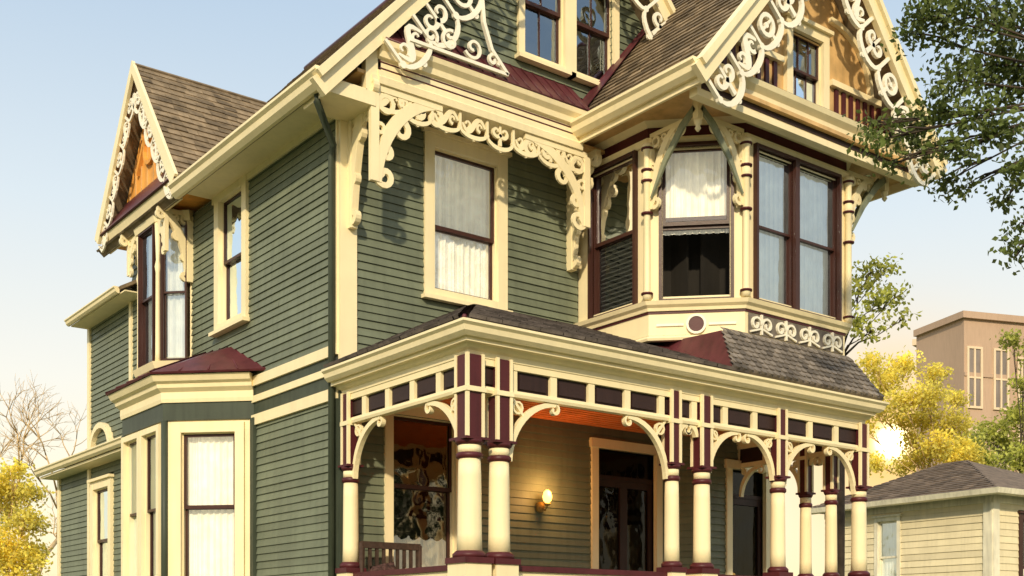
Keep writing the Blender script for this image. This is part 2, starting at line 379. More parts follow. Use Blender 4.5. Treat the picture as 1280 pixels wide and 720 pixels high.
# ================= structural shell
LB = [(0, 5.78), (-.91, 4.87), (-.91, 3.28), (0, 2.37)]
UB = [(0, 5.95), (-.36, 5.58), (-.36, 4.86), (0, 4.5)]
BY = [(3.76, 0), (3.76, -1.4), (4.63, -2.27), (6.7, -2.27), (7.57, -1.4), (7.57, 0)]
RW = 11.15
m = MB(); m.wbox(.45, 7.2, .8, 6.9, 1.5, 7.9); A(m, 'dark_core_block', 'dark')  # near-black box added to stand in for unlit rooms behind the windows
m = MB(); m.wbox(.02, 7.55, .02, RW-.05, 0, 1.25); m.wbox(.05, 6.7, -2.66, .03, 0, 1.2)
m.add([(p[0], p[1], z) for z in (0, 1.25) for p in [(q[0]*.97, q[1]) for q in LB]], [(0, 1, 5, 4), (1, 2, 6, 5), (2, 3, 7, 6)])
A(m, 'foundation', 'stone')
m = MB()
m.clap(LEFT, 1.25, 4.40, (0.0, 2.42)); m.cut(); m.clap(LEFT, 1.25, 4.40, (5.7, 9.3), [(8.0, 9.1, 2.0, 4.4)]); A(m, 'wall', 'green', 'lower side wall of green clapboard')
m = MB(); m.clap(LEFT, 5.06, 7.9, (0.0, 7.1), [(2.6, 3.5, 5.95, 7.86), (4.6, 5.85, 5.2, 7.8)]); A(m, 'wall', 'green', 'upper side wall of green clapboard')
m = MB(); m.clap(LEFT, 4.40, 7.2, (7.1, 9.3)); A(m, 'wall', 'green', 'rear wing wall of green clapboard')
m = MB(); m.clap(LEFT, 1.25, 4.6, (9.3, RW)); m.cut(); m.wbox(.0, 5, RW-.05, RW, 1.2, 4.6); A(m, 'wall', 'green', 'single storey rear wall of green clapboard')
m = MB()
for za, zb, o in ((4.40, 4.54, .05), (4.71, 4.80, .045), (4.93, 5.06, .055)): m.box(LEFT, .0, 7.1, -.02, o, za, zb); m.cut()
m.box(LEFT, 0, 3.7, -.01, .05, 7.78, 7.9); A(m, 'belt_course', 'cream')
m = MB(); m.box(LEFT, .0, 7.1, -.02, .02, 4.54, 4.71); m.cut(); m.box(LEFT, .0, 7.1, -.02, .022, 4.80, 4.93); A(m, 'belt_course', 'dgreen', 'dark green band between the cream bands')
m = MB(); m.clap(FRONT, 4.6, 8.33, (.2, 3.74), [(1.25, 2.42, 5.9, 7.84)]); A(m, 'wall', 'green', 'upper front wall of green clapboard')
m = MB(); m.clap(FRONT, 1.3, 4.5, (.15, 5.42), [(.7, 1.7, 2.0, 4.35), (4.05, 5.35, 1.3, 4.25)]); A(m, 'wall', 'green', 'porch wall of green clapboard')
EC = seg((5.42, 0), (5.9, -.45)); EF = seg((5.9, -.45), (7.57, -.45))
m = MB(); m.clap(EC, 1.3, 4.5, (0, EC.L)); m.cut(); m.clap(EF, 1.3, 4.5, (0, EF.L), [(.42, 1.3, 1.3, 4.1)]); A(m, 'wall', 'green', 'entry wall of green clapboard beside the doors')
m = MB(); m.wbox(7.52, 7.57, -.45, 9, 1.25, 8.2); m.cut(); m.wbox(0, 7.57, 9.2, 9.3, 1.25, 7.1); A(m, 'wall', 'green', 'plain far wall')
m = MB(); m.box(FRONT, -.03, .2, -.0, .05, 4.6, 8.05); m.cut(); m.box(LEFT, -.0, .03, .0, .05, 5.06, 7.9); A(m, 'corner_board', 'cream')
m = MB(); m.box(FRONT, -.03, .15, -.0, .045, 1.25, 4.5); m.cut(); m.box(LEFT, -.0, .16, .0, .05, 1.25, 4.4); A(m, 'corner_board', 'dgreen')
m = MB(); m.box(LEFT, 7.05, 7.15, .0, .05, 5.06, 7.2); m.cut(); m.box(LEFT, 9.22, 9.34, 0, .05, 1.25, 7.2); m.cut(); m.box(LEFT, RW-.1, RW+.02, 0, .05, 1.25, 4.6); A(m, 'corner_board', 'cream')
# ============== windows of the walls
window(LEFT, 2.52, 3.59, 5.9, 7.9, .14, n=.02, curtain='full', glass='glass2', label='upper side window with cream casing', f=.04)
window(FRONT, 1.18, 2.49, 5.85, 7.9, .15, curtain='full', split=.45, label='upper front window with self-lit sheer curtain')
window(LEFT, 8.0, 9.1, 2.2, 4.3, .14, n=.03, curtain=None, glass='glass2')
window(FRONT, .6, 1.78, 1.9, 4.42, .12, curtain='lower', glass='glass4', split=.62, label='large porch window behind the left columns')
m = MB(); m.ribbon(LEFT, [(8.55+.5*math.cos(a*PI/12), 4.85+.42*math.sin(a*PI/12)) for a in range(13)], .1, 0, .1); m.box(LEFT, 7.9, 9.2, 0, .12, 4.76, 4.85)
A(m, 'arched_hood', 'cream')
# ============== lower left bay
segs = [seg(LB[i], LB[i+1]) for i in range(3)]
ops = [[(.28, .98, 2.3, 4.38)], [(.2, 1.4, 2.3, 4.38)], [(.22, 1.05, 2.3, 4.38)]]
m = MB()
for s_, o in zip(segs, ops): m.wall(s_, 0, s_.L, 1.25, 4.5, o, -.1, 0); m.cut()
A(m, 'bay_window_wall', 'cream', 'cream panelled face of the lower side bay')
window(segs[2], .12, 1.15, 2.2, 4.46, .13, n=.0, curtain='full', cap=False, label='curtained window on the angled face of the lower bay')
window(segs[1], .06, .79, 2.2, 4.46, .08, n=.03, curtain='sides', cap=False, glass='glass2', f=.035)
window(segs[1], .81, 1.54, 2.2, 4.46, .08, n=.03, curtain='sides', cap=False, glass='glass2', f=.035)
window(segs[0], .12, 1.15, 2.2, 4.46, .13, n=.0, curtain='full', cap=False)
m = MB(); m.sweep(LB, [(-.05, 4.5), (.03, 4.5), (.03, 4.74), (-.05, 4.74)]); A(m, 'bay_frieze', 'dgreen')
m = MB()
for p in (LB[1], LB[2]): m.lathe(p[0]-.0, p[1], [(.05, 1.3), (.05, 4.5)], 8); m.cut()
m.box(seg((0, 2.37), (0, 2.2)), -.0, .1, .0, .07, 1.25, 4.5); A(m, 'bay_corner_post', 'dgreen')
m = MB(); m.sweep(LB, [(-.05, 4.74), (.05, 4.74), (.06, 4.79), (.06, 4.88), (.12, 4.93), (.13, 4.98), (.18, 5.01), (.22, 5.09), (-.05, 5.11)]); A(m, 'bay_cornice', 'cream')
off = [(0.0, 6.15), (-1.16, 4.98), (-1.16, 3.16), (0.0, 1.98)]; top = [(0.03, 5.1), (-.12, 4.6), (-.12, 3.75), (0.03, 3.1)]; TZ = 5.64
m = MB()
for i in range(3):
    m.slab([(*off[i], 5.12), (*off[i+1], 5.12), (*top[i+1], TZ), (*top[i], TZ)], .03)
    for k in range(0, 5):
        t = k/4; a = Vector((*off[i], 5.13)).lerp(Vector((*off[i+1], 5.13)), t); b = Vector((*top[i], TZ+.01)).lerp(Vector((*top[i+1], TZ+.01)), t); m.tube([a, b], .012, 5)
m.slab([(*p, TZ) for p in top], .03); A(m, 'bay_roof', 'metal', 'maroon metal roof of the lower side bay')
# ============== upper left cutaway bay
usg = [seg(UB[i], UB[i+1]) for i in range(3)]
m = MB()
for s_ in usg: m.wall(s_, 0, s_.L, 5.3, 7.95, [(.05, s_.L-.05, 5.75, 7.7)], -.06, 0); m.cut()
A(m, 'bay_window_wall', 'cream', 'upper side bay face below the left gable')
kw = dict(curtain='full', glass='glass2', cap=False, sill=False, n=.11, f=.03, cw=0, casing='sash', proud=.005)
window(usg[2], .04, usg[2].L-.06, 5.68, 7.75, .02, **kw)
window(usg[1], .05, usg[1].L-.05, 5.68, 7.75, .02, **kw)
window(usg[0], .06, usg[0].L-.04, 5.68, 7.75, .02, **kw)
m = MB(); m.sweep(UB, [(-.05, 5.56), (.12, 5.56), (.16, 5.66), (-.05, 5.68)]); m.cut(); m.sweep(UB, [(-.05, 7.76), (.12, 7.76), (.16, 7.9), (-.05, 7.95)]); A(m, 'bay_cornice', 'cream')
m = MB()
for p in UB[1:3]: m.lathe(p[0]-.06, p[1]+(.03 if p[1] > 5 else -.03), [(.045, 5.66), (.04, 5.8), (.035, 7.0), (.05, 7.1), (.03, 7.2), (.05, 7.76)], 10); m.cut()
A(m, 'bay_colonnette', 'cream')
# ============== left cross gable (faces -x)
yc, hw, ze, za = 5.4, 1.64, 8.13, 10.33; sl = (za-ze)/hw
m = MB(); m.prism(LEFT, [(yc-hw+.25, ze+.1), (yc+hw-.25, ze+.1), (yc, za-.25)], -.3, .3); A(m, 'gable_wall', 'orange', 'orange stained boards inside the left gable')
m = MB()
for k in range(1, 12):
    y = yc-hw+.25+k*.26
    if y < yc+hw-.3: m.box(LEFT, y-.01, y+.01, .3, .315, ze+.1, za-.25-abs(y-yc)*sl*1.02)
A(m, 'gable_battens', 'tan')
m = MB(); m.ribbon(LEFT, [(yc-.55, 8.85), (yc, 9.55), (yc+.55, 8.85)], .08, .3, .36); m.ring(LEFT, yc, 9.1, .22, .06, .3, .36); A(m, 'gable_ornament', 'orange')
for sg in (-1, 1):
    m = MB(); e = .06
    pts = [(-.58, yc+sg*(hw+e), ze-e*sl), (2.3, yc+sg*(hw+e), ze-e*sl), (2.3, yc, za+.02), (-.58, yc, za+.02)]
    m.slab(pts, .09)
    V = Vector((0, -sg*hw, za-ze)); Lv = V.length+.06
    def span(v, Lv=Lv, V=V): return (0, min(2.9, max(.1, .25+(ze+v*V.z/V.length-7.95)/1.08+.25)))
    m.shing((-.62, yc+sg*(hw+e), ze-e*sl), (1, 0, 0), V, Lv, span, .14, .22)
    A(m, 'gable_roof', 'shingle')
m = MB(); m.ribbon(LEFT, [(yc-hw-.03, ze-.1), (yc, za-.06), (yc+hw+.03, ze-.1)], .2, .57, .62); A(m, 'bargeboard', 'cream')
c_, s_ = hw/math.hypot(hw, za-ze), (za-ze)/math.hypot(hw, za-ze); Lr = math.hypot(hw, za-ze)
m = MB(); lace(m, LEFT, (yc-hw, ze-.18), (c_, s_), (s_, -c_), Lr*.92, .28, .42, .56, .59, .036, kinds=(2, 1)); m.cut()
lace(m, LEFT, (yc+hw, ze-.18), (-c_, s_), (-s_, -c_), Lr*.92, .28, .42, .56, .59, .036, kinds=(2, 1))
A(m, 'fretwork', 'white')
m = MB(); m.box(LEFT, yc-hw, yc+hw, -.1, .5, ze-.16, ze-.12); A(m, 'soffit', 'orange')
m = MB(); m.box(LEFT, yc-hw, yc+hw, .2, .5, ze-.12, ze-.04); m.sweep([(-.42, yc+hw-.1), (-.42, yc-hw+.1)], [(0, ze-.3), (.06, ze-.3), (.1, ze-.2), (.16, ze-.05), (0, ze-.05)]); A(m, 'gable_cornice', 'cream')
m = MB(); m.slab([(-.62, yc-hw-.05, ze-.04), (-.62, yc+hw+.05, ze-.04), (-.3, yc+hw-.35, ze+.45), (-.3, yc-hw+.35, ze+.45)], .03); A(m, 'pent_roof', 'metal', 'maroon metal hood under the left gable')
for y in (4.5, 6.05):
    m = MB(); bracket(m, seg((0.02, y), (-1, y)), .08, 7.85, .5, 1.0, 1, -.035, .035, .07); A(m, 'bracket', 'cream')
    m = MB(); bracket(m, LEFT, y, 7.85, .5, .6, 1 if y < 5 else -1, .40, .45, .06); A(m, 'bracket', 'cream')
# ============== main roof
sm = 1.08
zr = lambda x: 7.97+sm*(x+.5)
xa, zap = 3.26, 7.97+sm*3.76
YB = 7.15
m = MB(); m.slab([(-.56, -.66, zr(-.56)), (xa, -.66, zap), (xa, YB, zap), (-.56, YB, zr(-.56))], .13)
V = Vector((3.82, 0, 3.82*sm)); m.shing((-.57, YB, zr(-.57)), (0, -1, 0), V, V.length, (0, YB+.7), .15, .28); A(m, 'roof', 'shingle', 'main roof slope above the side wall')
m = MB(); m.slab([(7.08, -.66, zr(-.56)), (xa, -.66, zap), (xa, YB, zap), (7.08, YB, zr(-.56))], .13); A(m, 'roof', 'shingle', 'far slope of the main roof')
m = MB(); m.tube([(xa, -.72, zap+.02), (xa, YB, zap+.02)], .05, 6); A(m, 'ridge_cap', 'metal')
m = MB(); m.wbox(0, 7.5, 7.08, 7.12, 4.5, 8.3); m.prism(Fr((0, 7.1), (1, 0), (0, -1)), [(0, 8.2), (6.5, 8.2), (3.26, 11.7)], 0, .05); A(m, 'gable_wall', 'green', 'rear gable wall')
GP = [(0, -.16), (.05, -.165), (.10, -.12), (.115, -.06), (.15, -.03), (.15, 0), (0, 0)]
def gutter(path, z, name='gutter', mat='cream', k=1.): m = MB(); m.sweep(path, [(a*k, z+b*k) for a, b in GP]); A(m, name, mat)
m = MB(); m.wbox(-.5, .02, -.6, 3.7, 7.86, 7.9); A(m, 'soffit', 'cream')
gutter([(-.52, 3.75), (-.52, -.66)], 7.95, k=1.1)
m = MB(); m.slab([(-.38, 6.6, 7.24), (-.38, 9.35, 7.24), (3.2, 9.35, 9.3), (3.2, 6.6, 9.3)], .05); A(m, 'roof', 'shingle', 'lower roof of the rear wing')
gutter([(-.36, 9.35), (-.36, 6.7)], 7.25, k=.65)
m = MB(); m.wbox(-.34, .02, 6.5, 9.33, 7.14, 7.16); A(m, 'soffit', 'cream')
m = MB(); m.slab([(-.36, 6.4, 4.74), (-.36, RW+.2, 4.74), (3.2, RW+.2, 5.9), (3.2, 6.4, 5.9)], .06); A(m, 'roof', 'pshingle', 'low roof over the single storey wing')
gutter([(-.34, RW+.2), (-.34, 6.3)], 4.75, k=.75); m = MB(); m.wbox(-.33, .02, 6.3, RW+.15, 4.58, 4.62); A(m, 'soffit', 'cream')
m = MB(); m.tube([(-.5, -.35, 7.8), (-.5, -.35, 7.7), (-.1, .0, 7.42), (-.09, .05, 7.3), (-.09, .05, .2)], .045, 8); A(m, 'downspout', 'dgreen', 'dark green downspout at the near corner')
# ============== main front gable
G0 = .25
spanG = lambda z: (max(-.3, -.5+(z-7.85)/sm), min(6.6, 7.02-(z-7.85)/sm))
m = MB(); m.clap(FRONT, 8.3, 11.6, spanG, [(2.55, 4.13, 9.2, 10.7)], n0=G0); A(m, 'gable_wall', 'green', 'front gable wall of green clapboard')
window(FRONT, 2.47, 3.36, 9.15, 10.75, .1, n=G0+.02, curtain=None, glass='glass2', bars=1, lbars=1, label='left gable window')
window(FRONT, 3.36, 4.25, 9.15, 10.75, .1, n=G0+.02, curtain=None, glass='glass2', bars=1, lbars=1, label='right gable window')
m = MB(); m.wbox(-.1, 3.8, -.58, .0, 8.08, 8.12); A(m, 'soffit', 'tan')
JP = [(.16, -.6), (3.3, -.6)]
m = MB(); m.sweep(JP, [(-.3, 8.0), (.03, 8.0), (.04, 8.08), (.02, 8.1), (.02, 8.16), (.0, 8.17), (.0, 8.29), (.04, 8.31), (.05, 8.38), (.1, 8.43), (.12, 8.5), (-.3, 8.5)])
A(m, 'gable_cornice', 'cream')
m = MB(); m.box(FRONT, .18, 3.3, .60, .606, 8.185, 8.20); m.cut(); m.box(FRONT, .18, 3.3, .60, .606, 8.26, 8.275); A(m, 'cornice_stripe', 'maroon')
m = MB(); m.slab([(.2, -.71, 8.51), (3.4, -.71, 8.51), (3.4, -.26, 9.0), (.65, -.26, 9.0)], .03); m.tube([(.2, -.71, 8.5), (3.4, -.71, 8.5)], .015, 6)
for i in range(16): x = .5+i*.185; m.tube([(x, -.70, 8.525), (x, -.27, 9.0)], .01, 4)
A(m, 'pent_roof', 'metal', 'maroon metal skirt roof below the gable windows')
c_, s_ = 1/math.hypot(1, sm), sm/math.hypot(1, sm); Lr = math.hypot(3.76, 3.76*sm)
m = MB(); m.ribbon(FRONT, [(-.66, 7.70), (xa, 7.85+sm*3.76-.02), (7.1, 7.77)], .22, .62, .70)
m.ribbon(FRONT, [(-.68, 7.83), (xa, 8.0+sm*3.76), (7.12, 7.91)], .09, .62, .76); A(m, 'bargeboard', 'cream')
m = MB()
lace(m, FRONT, (-.5, 7.72), (c_, s_), (s_, -c_), Lr-.1, .48, .58, .72, .76, .044, s0=1.0, kinds=(2, 1, 0)); m.cut()
lace(m, FRONT, (7.02, 7.72), (-c_, s_), (-s_, -c_), Lr-.1, .46, .58, .72, .76, .044, s0=2.4, kinds=(2, 1, 0)); m.cut()
for (u, z, r) in ((.80, 8.70, .10), (1.08, 8.72, .13), (1.42, 8.74, .14), (1.72, 8.68, .09)): m.ribbon(FRONT, spiral(u, z, r, r*.2, u*7, u*7+7.5, 20), .036, .725, .765)
m.ribbon(FRONT, [(.5, 8.56), (1.95, 8.56)], .04, .72, .77); m.ribbon(FRONT, [(1.95, 8.56), (1.7, 8.8), (1.58, 9.1), (1.55, 9.4)], .045, .72, .77)
A(m, 'fretwork', 'white', 'ivory scroll fretwork of the main front gable')
m = MB(); m.wbox(-.5, .12, -.62, -.02, 7.72, 7.88); m.box(FRONT, .0, .2, .5, .6, 7.88, 8.4); A(m, 'eave_return', 'cream')
m = MB(); lace(m, FRONT, (0.1, 8.0), (1, 0), (0, -1), 3.3, .30, .41, .56, .60, .036, kinds=(2, 1, 2, 2, 1))
A(m, 'fretwork', 'cream', 'thin cream valance over the upper front window')
m = MB(); bracket(m, FRONT, .12, 7.96, .95, 1.1, 1, .555, .605, .085); A(m, 'bracket', 'cream', 'leafy bracket at the left end of the valance')
m = MB(); bracket(m, FRONT, 3.4, 7.96, 1.05, .95, -1, .555, .605, .075); A(m, 'bracket', 'cream', 'leafy bracket at the right end of the valance')
for x, h in ((.12, 1.6), (3.58, 1.45)):
    m = MB(); bracket(m, seg((x, 0), (x, -1)), .06, 8.04, .56, h, 1, -.045, .045, .09); bracket(m, seg((x, 0), (x, -1)), .06, 7.72, .42, .8, 1, -.03, .03, .06); A(m, 'bracket', 'cream', 'tall scroll bracket under the front gable')
# ============== front bay, upper storey
bs = [seg(BY[i], BY[i+1]) for i in range(5)]
wins = [[(.27, 1.2)], [(.13, 1.09)], [(.16, .98), (.98, 1.92)], [(.13, 1.09)], [(.27, 1.2)]]
m = MB()
for s_, w_ in zip(bs, wins): m.wall(s_, 0, s_.L, 5.40, 8.2, [(a+.05, b-.05, 5.95, 7.85) for a, b in w_], -.08, 0); m.cut()
A(m, 'bay_window_wall', 'cream', 'cream wall face of the upper front bay')
for i, (s_, w_) in enumerate(zip(bs, wins)):
    for j, (a, b) in enumerate(w_):
        kw = {0: dict(curtain=None, glass='glass', lgrid=True), 1: dict(curtain='upper', glass='glass', openlow=True), 2: dict(curtain='full', glass='glass2', bars=0, f=.03), 3: dict(curtain=None), 4: dict(curtain=None)}[i]
        window(s_, a, b, 5.88, 7.92, .04, n=.02, casing='sash', cap=False, sill=False, label={0: 'window with blinds on the left face of the bay', 1: 'bay window with raised curtain over a dark opening', 2: ['left', 'right'][j]+' front window of the bay'}.get(i), **kw)
m = MB(); m.sweep(BY, [(-.05, 5.76), (.03, 5.76), (.04, 5.80), (.08, 5.83), (.10, 5.88), (-.05, 5.9)]); m.cut(); m.sweep(BY, [(-.05, 5.38), (.03, 5.38), (.04, 5.41), (.02, 5.44), (-.05, 5.44)]); m.cut()
m.sweep(BY, [(-.02, 7.92), (.03, 7.92), (.06, 7.97), (.06, 8.0), (-.02, 8.0)]); m.cut(); m.sweep(BY, [(-.02, 8.14), (.04, 8.14), (.12, 8.2), (-.02, 8.2)])
A(m, 'bay_cornice', 'cream')
m = MB(); m.sweep(BY, [(-.02, 8.0), (.025, 8.0), (.025, 8.14), (-.02, 8.14)]); m.cut()
m.sweep(BY, [(-.02, 5.73), (.012, 5.73), (.012, 5.76), (-.02, 5.76)]); A(m, 'bay_panel', 'maroon', 'maroon band of the front bay')
m = MB(); m.box(bs[2], .06, 2.02, 0, .012, 5.46, 5.72); A(m, 'bay_panel', 'skirt', 'grey brown panel behind the cream scrollwork')  # plain backing panel in the skirt's grey brown
m = MB()
for i in range(4):
    a = .08+i*.49
    for sg in (-1, 1): m.ribbon(bs[2], [(a+.21+sg*x, 5.59+z) for x, z in spiral(.11, 0, .10, .025, PI, -PI*1.2, 14)], .03, .01, .045)
    m.ribbon(bs[2], [(a+.21, 5.46), (a+.21, 5.72)], .03, .011, .043); m.ribbon(bs[2], [(a, 5.48), (a+.21, 5.54), (a+.42, 5.48)], .025, .012, .04); m.cut()
A(m, 'panel_scroll', 'white')
m = MB(); m.disc(bs[1], .61, 5.58, .1, .0, .03, 16); A(m, 'rosette', 'maroon', 'round maroon ornament below the angled bay window')
m = MB(); m.ring(bs[1], .61, 5.58, .115, .03, .0, .04, 18); m.ribbon(bs[1], [(.1, 5.58), (.45, 5.58)], .03, 0, .02); m.ribbon(bs[1], [(.77, 5.58), (1.12, 5.58)], .03, 0, .02); A(m, 'rosette_ring', 'white')
m = MB(); m2 = MB()
for p in BY[1:5]:
    d = Vector((p[0]-5.67, p[1]+.6)).normalized(); X, Y = p[0]+d.x*.05, p[1]+d.y*.05
    m.lathe(X, Y, [(.055, 5.9), (.06, 5.98), (.045, 6.02), (.045, 7.4), (.07, 7.45), (.07, 7.52), (.045, 7.58), (.045, 7.8), (.075, 7.88), (.075, 7.92)], 12); m.cut()
    for z in (5.96, 7.0, 7.42, 7.56, 7.84): m2.lathe(X, Y, [(.05, z), (.08, z+.01), (.08, z+.03), (.05, z+.04)], 12); m2.cut()
A(m, 'bay_colonnette', 'cream'); A(m2, 'colonnette_ring', 'maroon')
m = MB(); m.slab([(p[0], p[1], 5.45) for p in BY], .05); m.cut(); m.slab([(p[0], p[1], 8.19) for p in BY], .05); A(m, 'bay_floor', 'dark')
# ============== bay gable
bx, bz0, bsl = 5.67, 8.36, 1.165; bhw = 2.42; bza = bz0+bhw*bsl
m = MB(); m.slab([(bx-bhw, -2.85, bz0), (bx, -2.85, bza), (bx, 2.2, bza), (bx-bhw, 2.2, bz0)], .12)
V = Vector((bhw, 0, bhw*bsl)); m.shing((bx-bhw-.01, 2.2, bz0), (0, -1, 0), V, V.length, (1.5, 5.08), .135, .22); A(m, 'roof', 'shingle', 'brown shingled slope of the bay gable')
m = MB(); m.slab([(bx+bhw, -2.85, bz0), (bx, -2.85, bza), (bx, 2.2, bza), (bx+bhw, 2.2, bz0)], .12); A(m, 'roof', 'shingle', 'far slope of the bay gable')
m = MB(); m.tube([(bx, -2.9, bza+.02), (bx, 2.2, bza+.02)], .045, 6); A(m, 'ridge_cap', 'metal')
m = MB(); m.slab([(3.2, -.34, 8.42), (3.2, -.62, 8.40), (5.3, -.30, 8.40+2.1*bsl), (5.3, -.24, 8.42+2.1*bsl)], .01); m.tube([(3.3, -.28, 8.47), (xa+2.1, -.28, 8.47+2.06*bsl)], .055, 5); A(m, 'flashing', 'metal', 'maroon flashing where the bay gable meets the front gable')
m = MB(); m.wbox(bx-bhw+.03, bx+bhw-.03, -2.7, 0, 8.2, 8.25); A(m, 'soffit', 'tan')
m = MB(); m.wbox(bx-bhw-.01, bx-bhw+.03, -2.8, -.02, 8.08, 8.34); m.cut(); m.wbox(bx+bhw-.03, bx+bhw+.01, -2.8, -.02, 8.08, 8.34); A(m, 'fascia', 'cream')
gutter([(bx-bhw-.01, -.55), (bx-bhw-.01, -2.84)], 8.33, k=1.1)
BG = Fr((0, -2.4), (1, 0), (0, -1))
zo = 9.5
ga = lambda z: (z-bz0)/bsl
m = MB(); m.prism(BG, [(bx-bhw+.2, 8.3), (bx+bhw-.2, 8.3), (bx+bhw-.42, 8.6), (bx-bhw+.42, 8.6)], -.1, 0)
m.prism(BG, [(bx-bhw+.42, 8.6), (bx-.32, 8.6), (bx-.32, zo), (bx-bhw+.22+ga(zo), zo)], -.1, 0)
m.prism(BG, [(bx+bhw-.42, 8.6), (bx+.32, 8.6), (bx+.32, zo), (bx+bhw-.22-ga(zo), zo)], -.1, 0)
m.prism(BG, [(bx-bhw+.22+ga(zo), zo), (bx+bhw-.22-ga(zo), zo), (bx, bza-.2)], -.1, 0); A(m, 'gable_wall', 'tan', 'tan boards of the bay gable')
m = MB(); x = bx-bhw+.35
while x < bx+bhw-.3:
    if abs(x-bx) > .55: m.box(BG, x-.035, x+.035, 0, .03, 8.35, min(9.0, bza-.3-abs(x-bx)*bsl)); m.cut()
    x += .16
A(m, 'gable_battens', 'maroon')
m = MB()
for sg in (-1, 1): m.ribbon(BG, [(bx+sg*.5, 9.05), (bx+sg*1.6, 9.05)], .08, .0, .07); m.ribbon(BG, [(bx+sg*(.5+.9*math.sin(t*PI/16)), 9.1+.8*math.cos(t*PI/16)) for t in range(9)], .07, .0, .06); m.cut()
A(m, 'gable_ornament', 'cream')
window(BG, bx-.44, bx+.44, 8.50, 9.65, .12, n=.02, curtain=None, glass='glass2', bars=2, lbars=2, depth=.5, f=.035, label='small muntined window of the bay gable')
m = MB(); m.sweep([(bx-bhw+.1, -2.62), (bx+bhw-.1, -2.62)], [(-.1, 8.02), (.03, 8.02), (.03, 8.1), (.0, 8.12), (.0, 8.22), (.05, 8.25), (.06, 8.32), (.12, 8.38), (.14, 8.44), (-.1, 8.46)]); A(m, 'gable_cornice', 'cream')
m = MB(); m.box(FRONT, bx-bhw+.2, bx+bhw-.2, 2.62, 2.63, 8.13, 8.21); A(m, 'cornice_stripe', 'panel')
m = MB(); m.slab([(bx-bhw+.15, -2.75, 8.45), (bx+bhw-.15, -2.75, 8.45), (bx+bhw-.35, -2.42, 8.6), (bx-bhw+.35, -2.42, 8.6)], .02); A(m, 'pent_roof', 'pshingle')
m = MB(); m.ribbon(FRONT, [(bx-bhw-.08, bz0-.22), (bx, bza-.16), (bx+bhw+.08, bz0-.22)], .24, 2.8, 2.88); m.ribbon(FRONT, [(bx-bhw-.08, bz0-.09), (bx, bza-.0), (bx+bhw+.08, bz0-.09)], .09, 2.8, 2.93); A(m, 'bargeboard', 'cream')
c_, s_ = 1/math.hypot(1, bsl), bsl/math.hypot(1, bsl); Lr = math.hypot(bhw, bhw*bsl)
m = MB(); lace(m, FRONT, (bx-bhw, bz0-.3), (c_, s_), (s_, -c_), Lr*.95, .46, .56, 2.8, 2.85, .05, s0=.1, kinds=(1, 2, 0)); m.cut()
lace(m, FRONT, (bx+bhw, bz0-.3), (-c_, s_), (-s_, -c_), Lr*.95, .46, .56, 2.8, 2.85, .05, s0=.1, kinds=(1, 2, 0))
A(m, 'fretwork', 'white', 'ivory scroll fretwork of the bay gable')
for fr, u, sg, w, h in ((seg((3.76, -1.4), (3.76, -3)), .05, 1, .58, .95), (Fr((4.63, -2.27), (1, 0), (0, -1)), -.05, -1, .58, .95), (Fr((6.7, -2.27), (1, 0), (0, -1)), .05, 1, .58, .95), (seg((7.57, -1.4), (7.57, -3)), .05, 1, .58, .95)):
    m = MB(); bracket(m, fr, u, 8.02, w, h, sg, -.03, .03, .055); A(m, 'bracket', 'cream', 'corner bracket under the bay gable')
    m = MB(); m.ribbon(fr, [(u+sg*.82, 8.1), (u+sg*.6, 7.94), (u+sg*.3, 7.6), (u+sg*.05, 7.2)], [.08, .10, .08, .02], .035, .065); A(m, 'corner_brace', 'sage', 'grey green diagonal brace at the cutaway corner')
m = MB()
for x, y in ((3.74, -2.29), (7.6, -2.29)):
    m.sq(x, y, .045, 7.95, 8.2); m.lathe(x, y, [(.012, 7.80), (.04, 7.84), (.025, 7.87), (.05, 7.91), (.05, 7.95)], 12); m.cut()
A(m, 'pendant', 'cream')
# ============== porch
PP = [(.05, -.02), (.05, -2.6), (6.57, -2.6), (6.57, -.45)]
m = MB(); m.wbox(-.08, 6.72, -2.74, 0, 1.3, 1.5); A(m, 'porch_floor', 'floor')
m = MB(); m.wbox(.0, 6.6, -2.64, .0, 4.5, 4.53)
for k in range(1, 24): y = -2.6+k*.11; m.wbox(.1, 6.5, y-.004, y+.004, 4.488, 4.5)
A(m, 'porch_ceiling', 'ceil')
m = MB(); m.sweep(PP, [(-.07, 4.42), (.06, 4.42), (.06, 4.48), (.1, 4.5), (.12, 4.53), (-.07, 4.53)]); A(m, 'porch_cornice', 'cream')
ZE = 4.74
PP2 = [(-.13, 0), (-.13, -2.8), (6.66, -2.8), (6.66, -.4)]
gutter(PP2, ZE-.03, k=.85)
m = MB(); m.sweep(PP2, [(-.2, 4.53), (.0, 4.53), (.0, 4.70), (-.2, 4.70)]); A(m, 'fascia', 'cream')
YE = -2.86; WT = 5.84; HX = 1.95
c0, w0, h0 = (-.2, YE, ZE), (-.2, 0, ZE), (HX, 0, WT)
m = MB(); m.slab([c0, w0, h0], .05); m.slab([c0, (4.0, YE, ZE), (4.0, 0, WT), h0], .05)
V = Vector((0, -YE, WT-ZE)); Lv = V.length
m.shing((-.2, YE-.02, ZE+.01), (1, 0, 0), V, Lv, lambda v: ((HX+.2)*v/Lv, 4.2), .13, .24)
V2 = Vector((HX+.2, 0, WT-ZE)); L2 = V2.length; m.shing((-.22, 0, ZE+.01), (0, -1, 0), V2, L2, lambda v: (0, -YE*(1-v/L2)), .13, .24)
A(m, 'porch_roof', 'pshingle', 'dark shingled porch roof')
m = MB(); m.tube([c0, h0], .025, 6); A(m, 'ridge_cap', 'metal', 'hip ridge of the porch roof')
SZ = 5.36
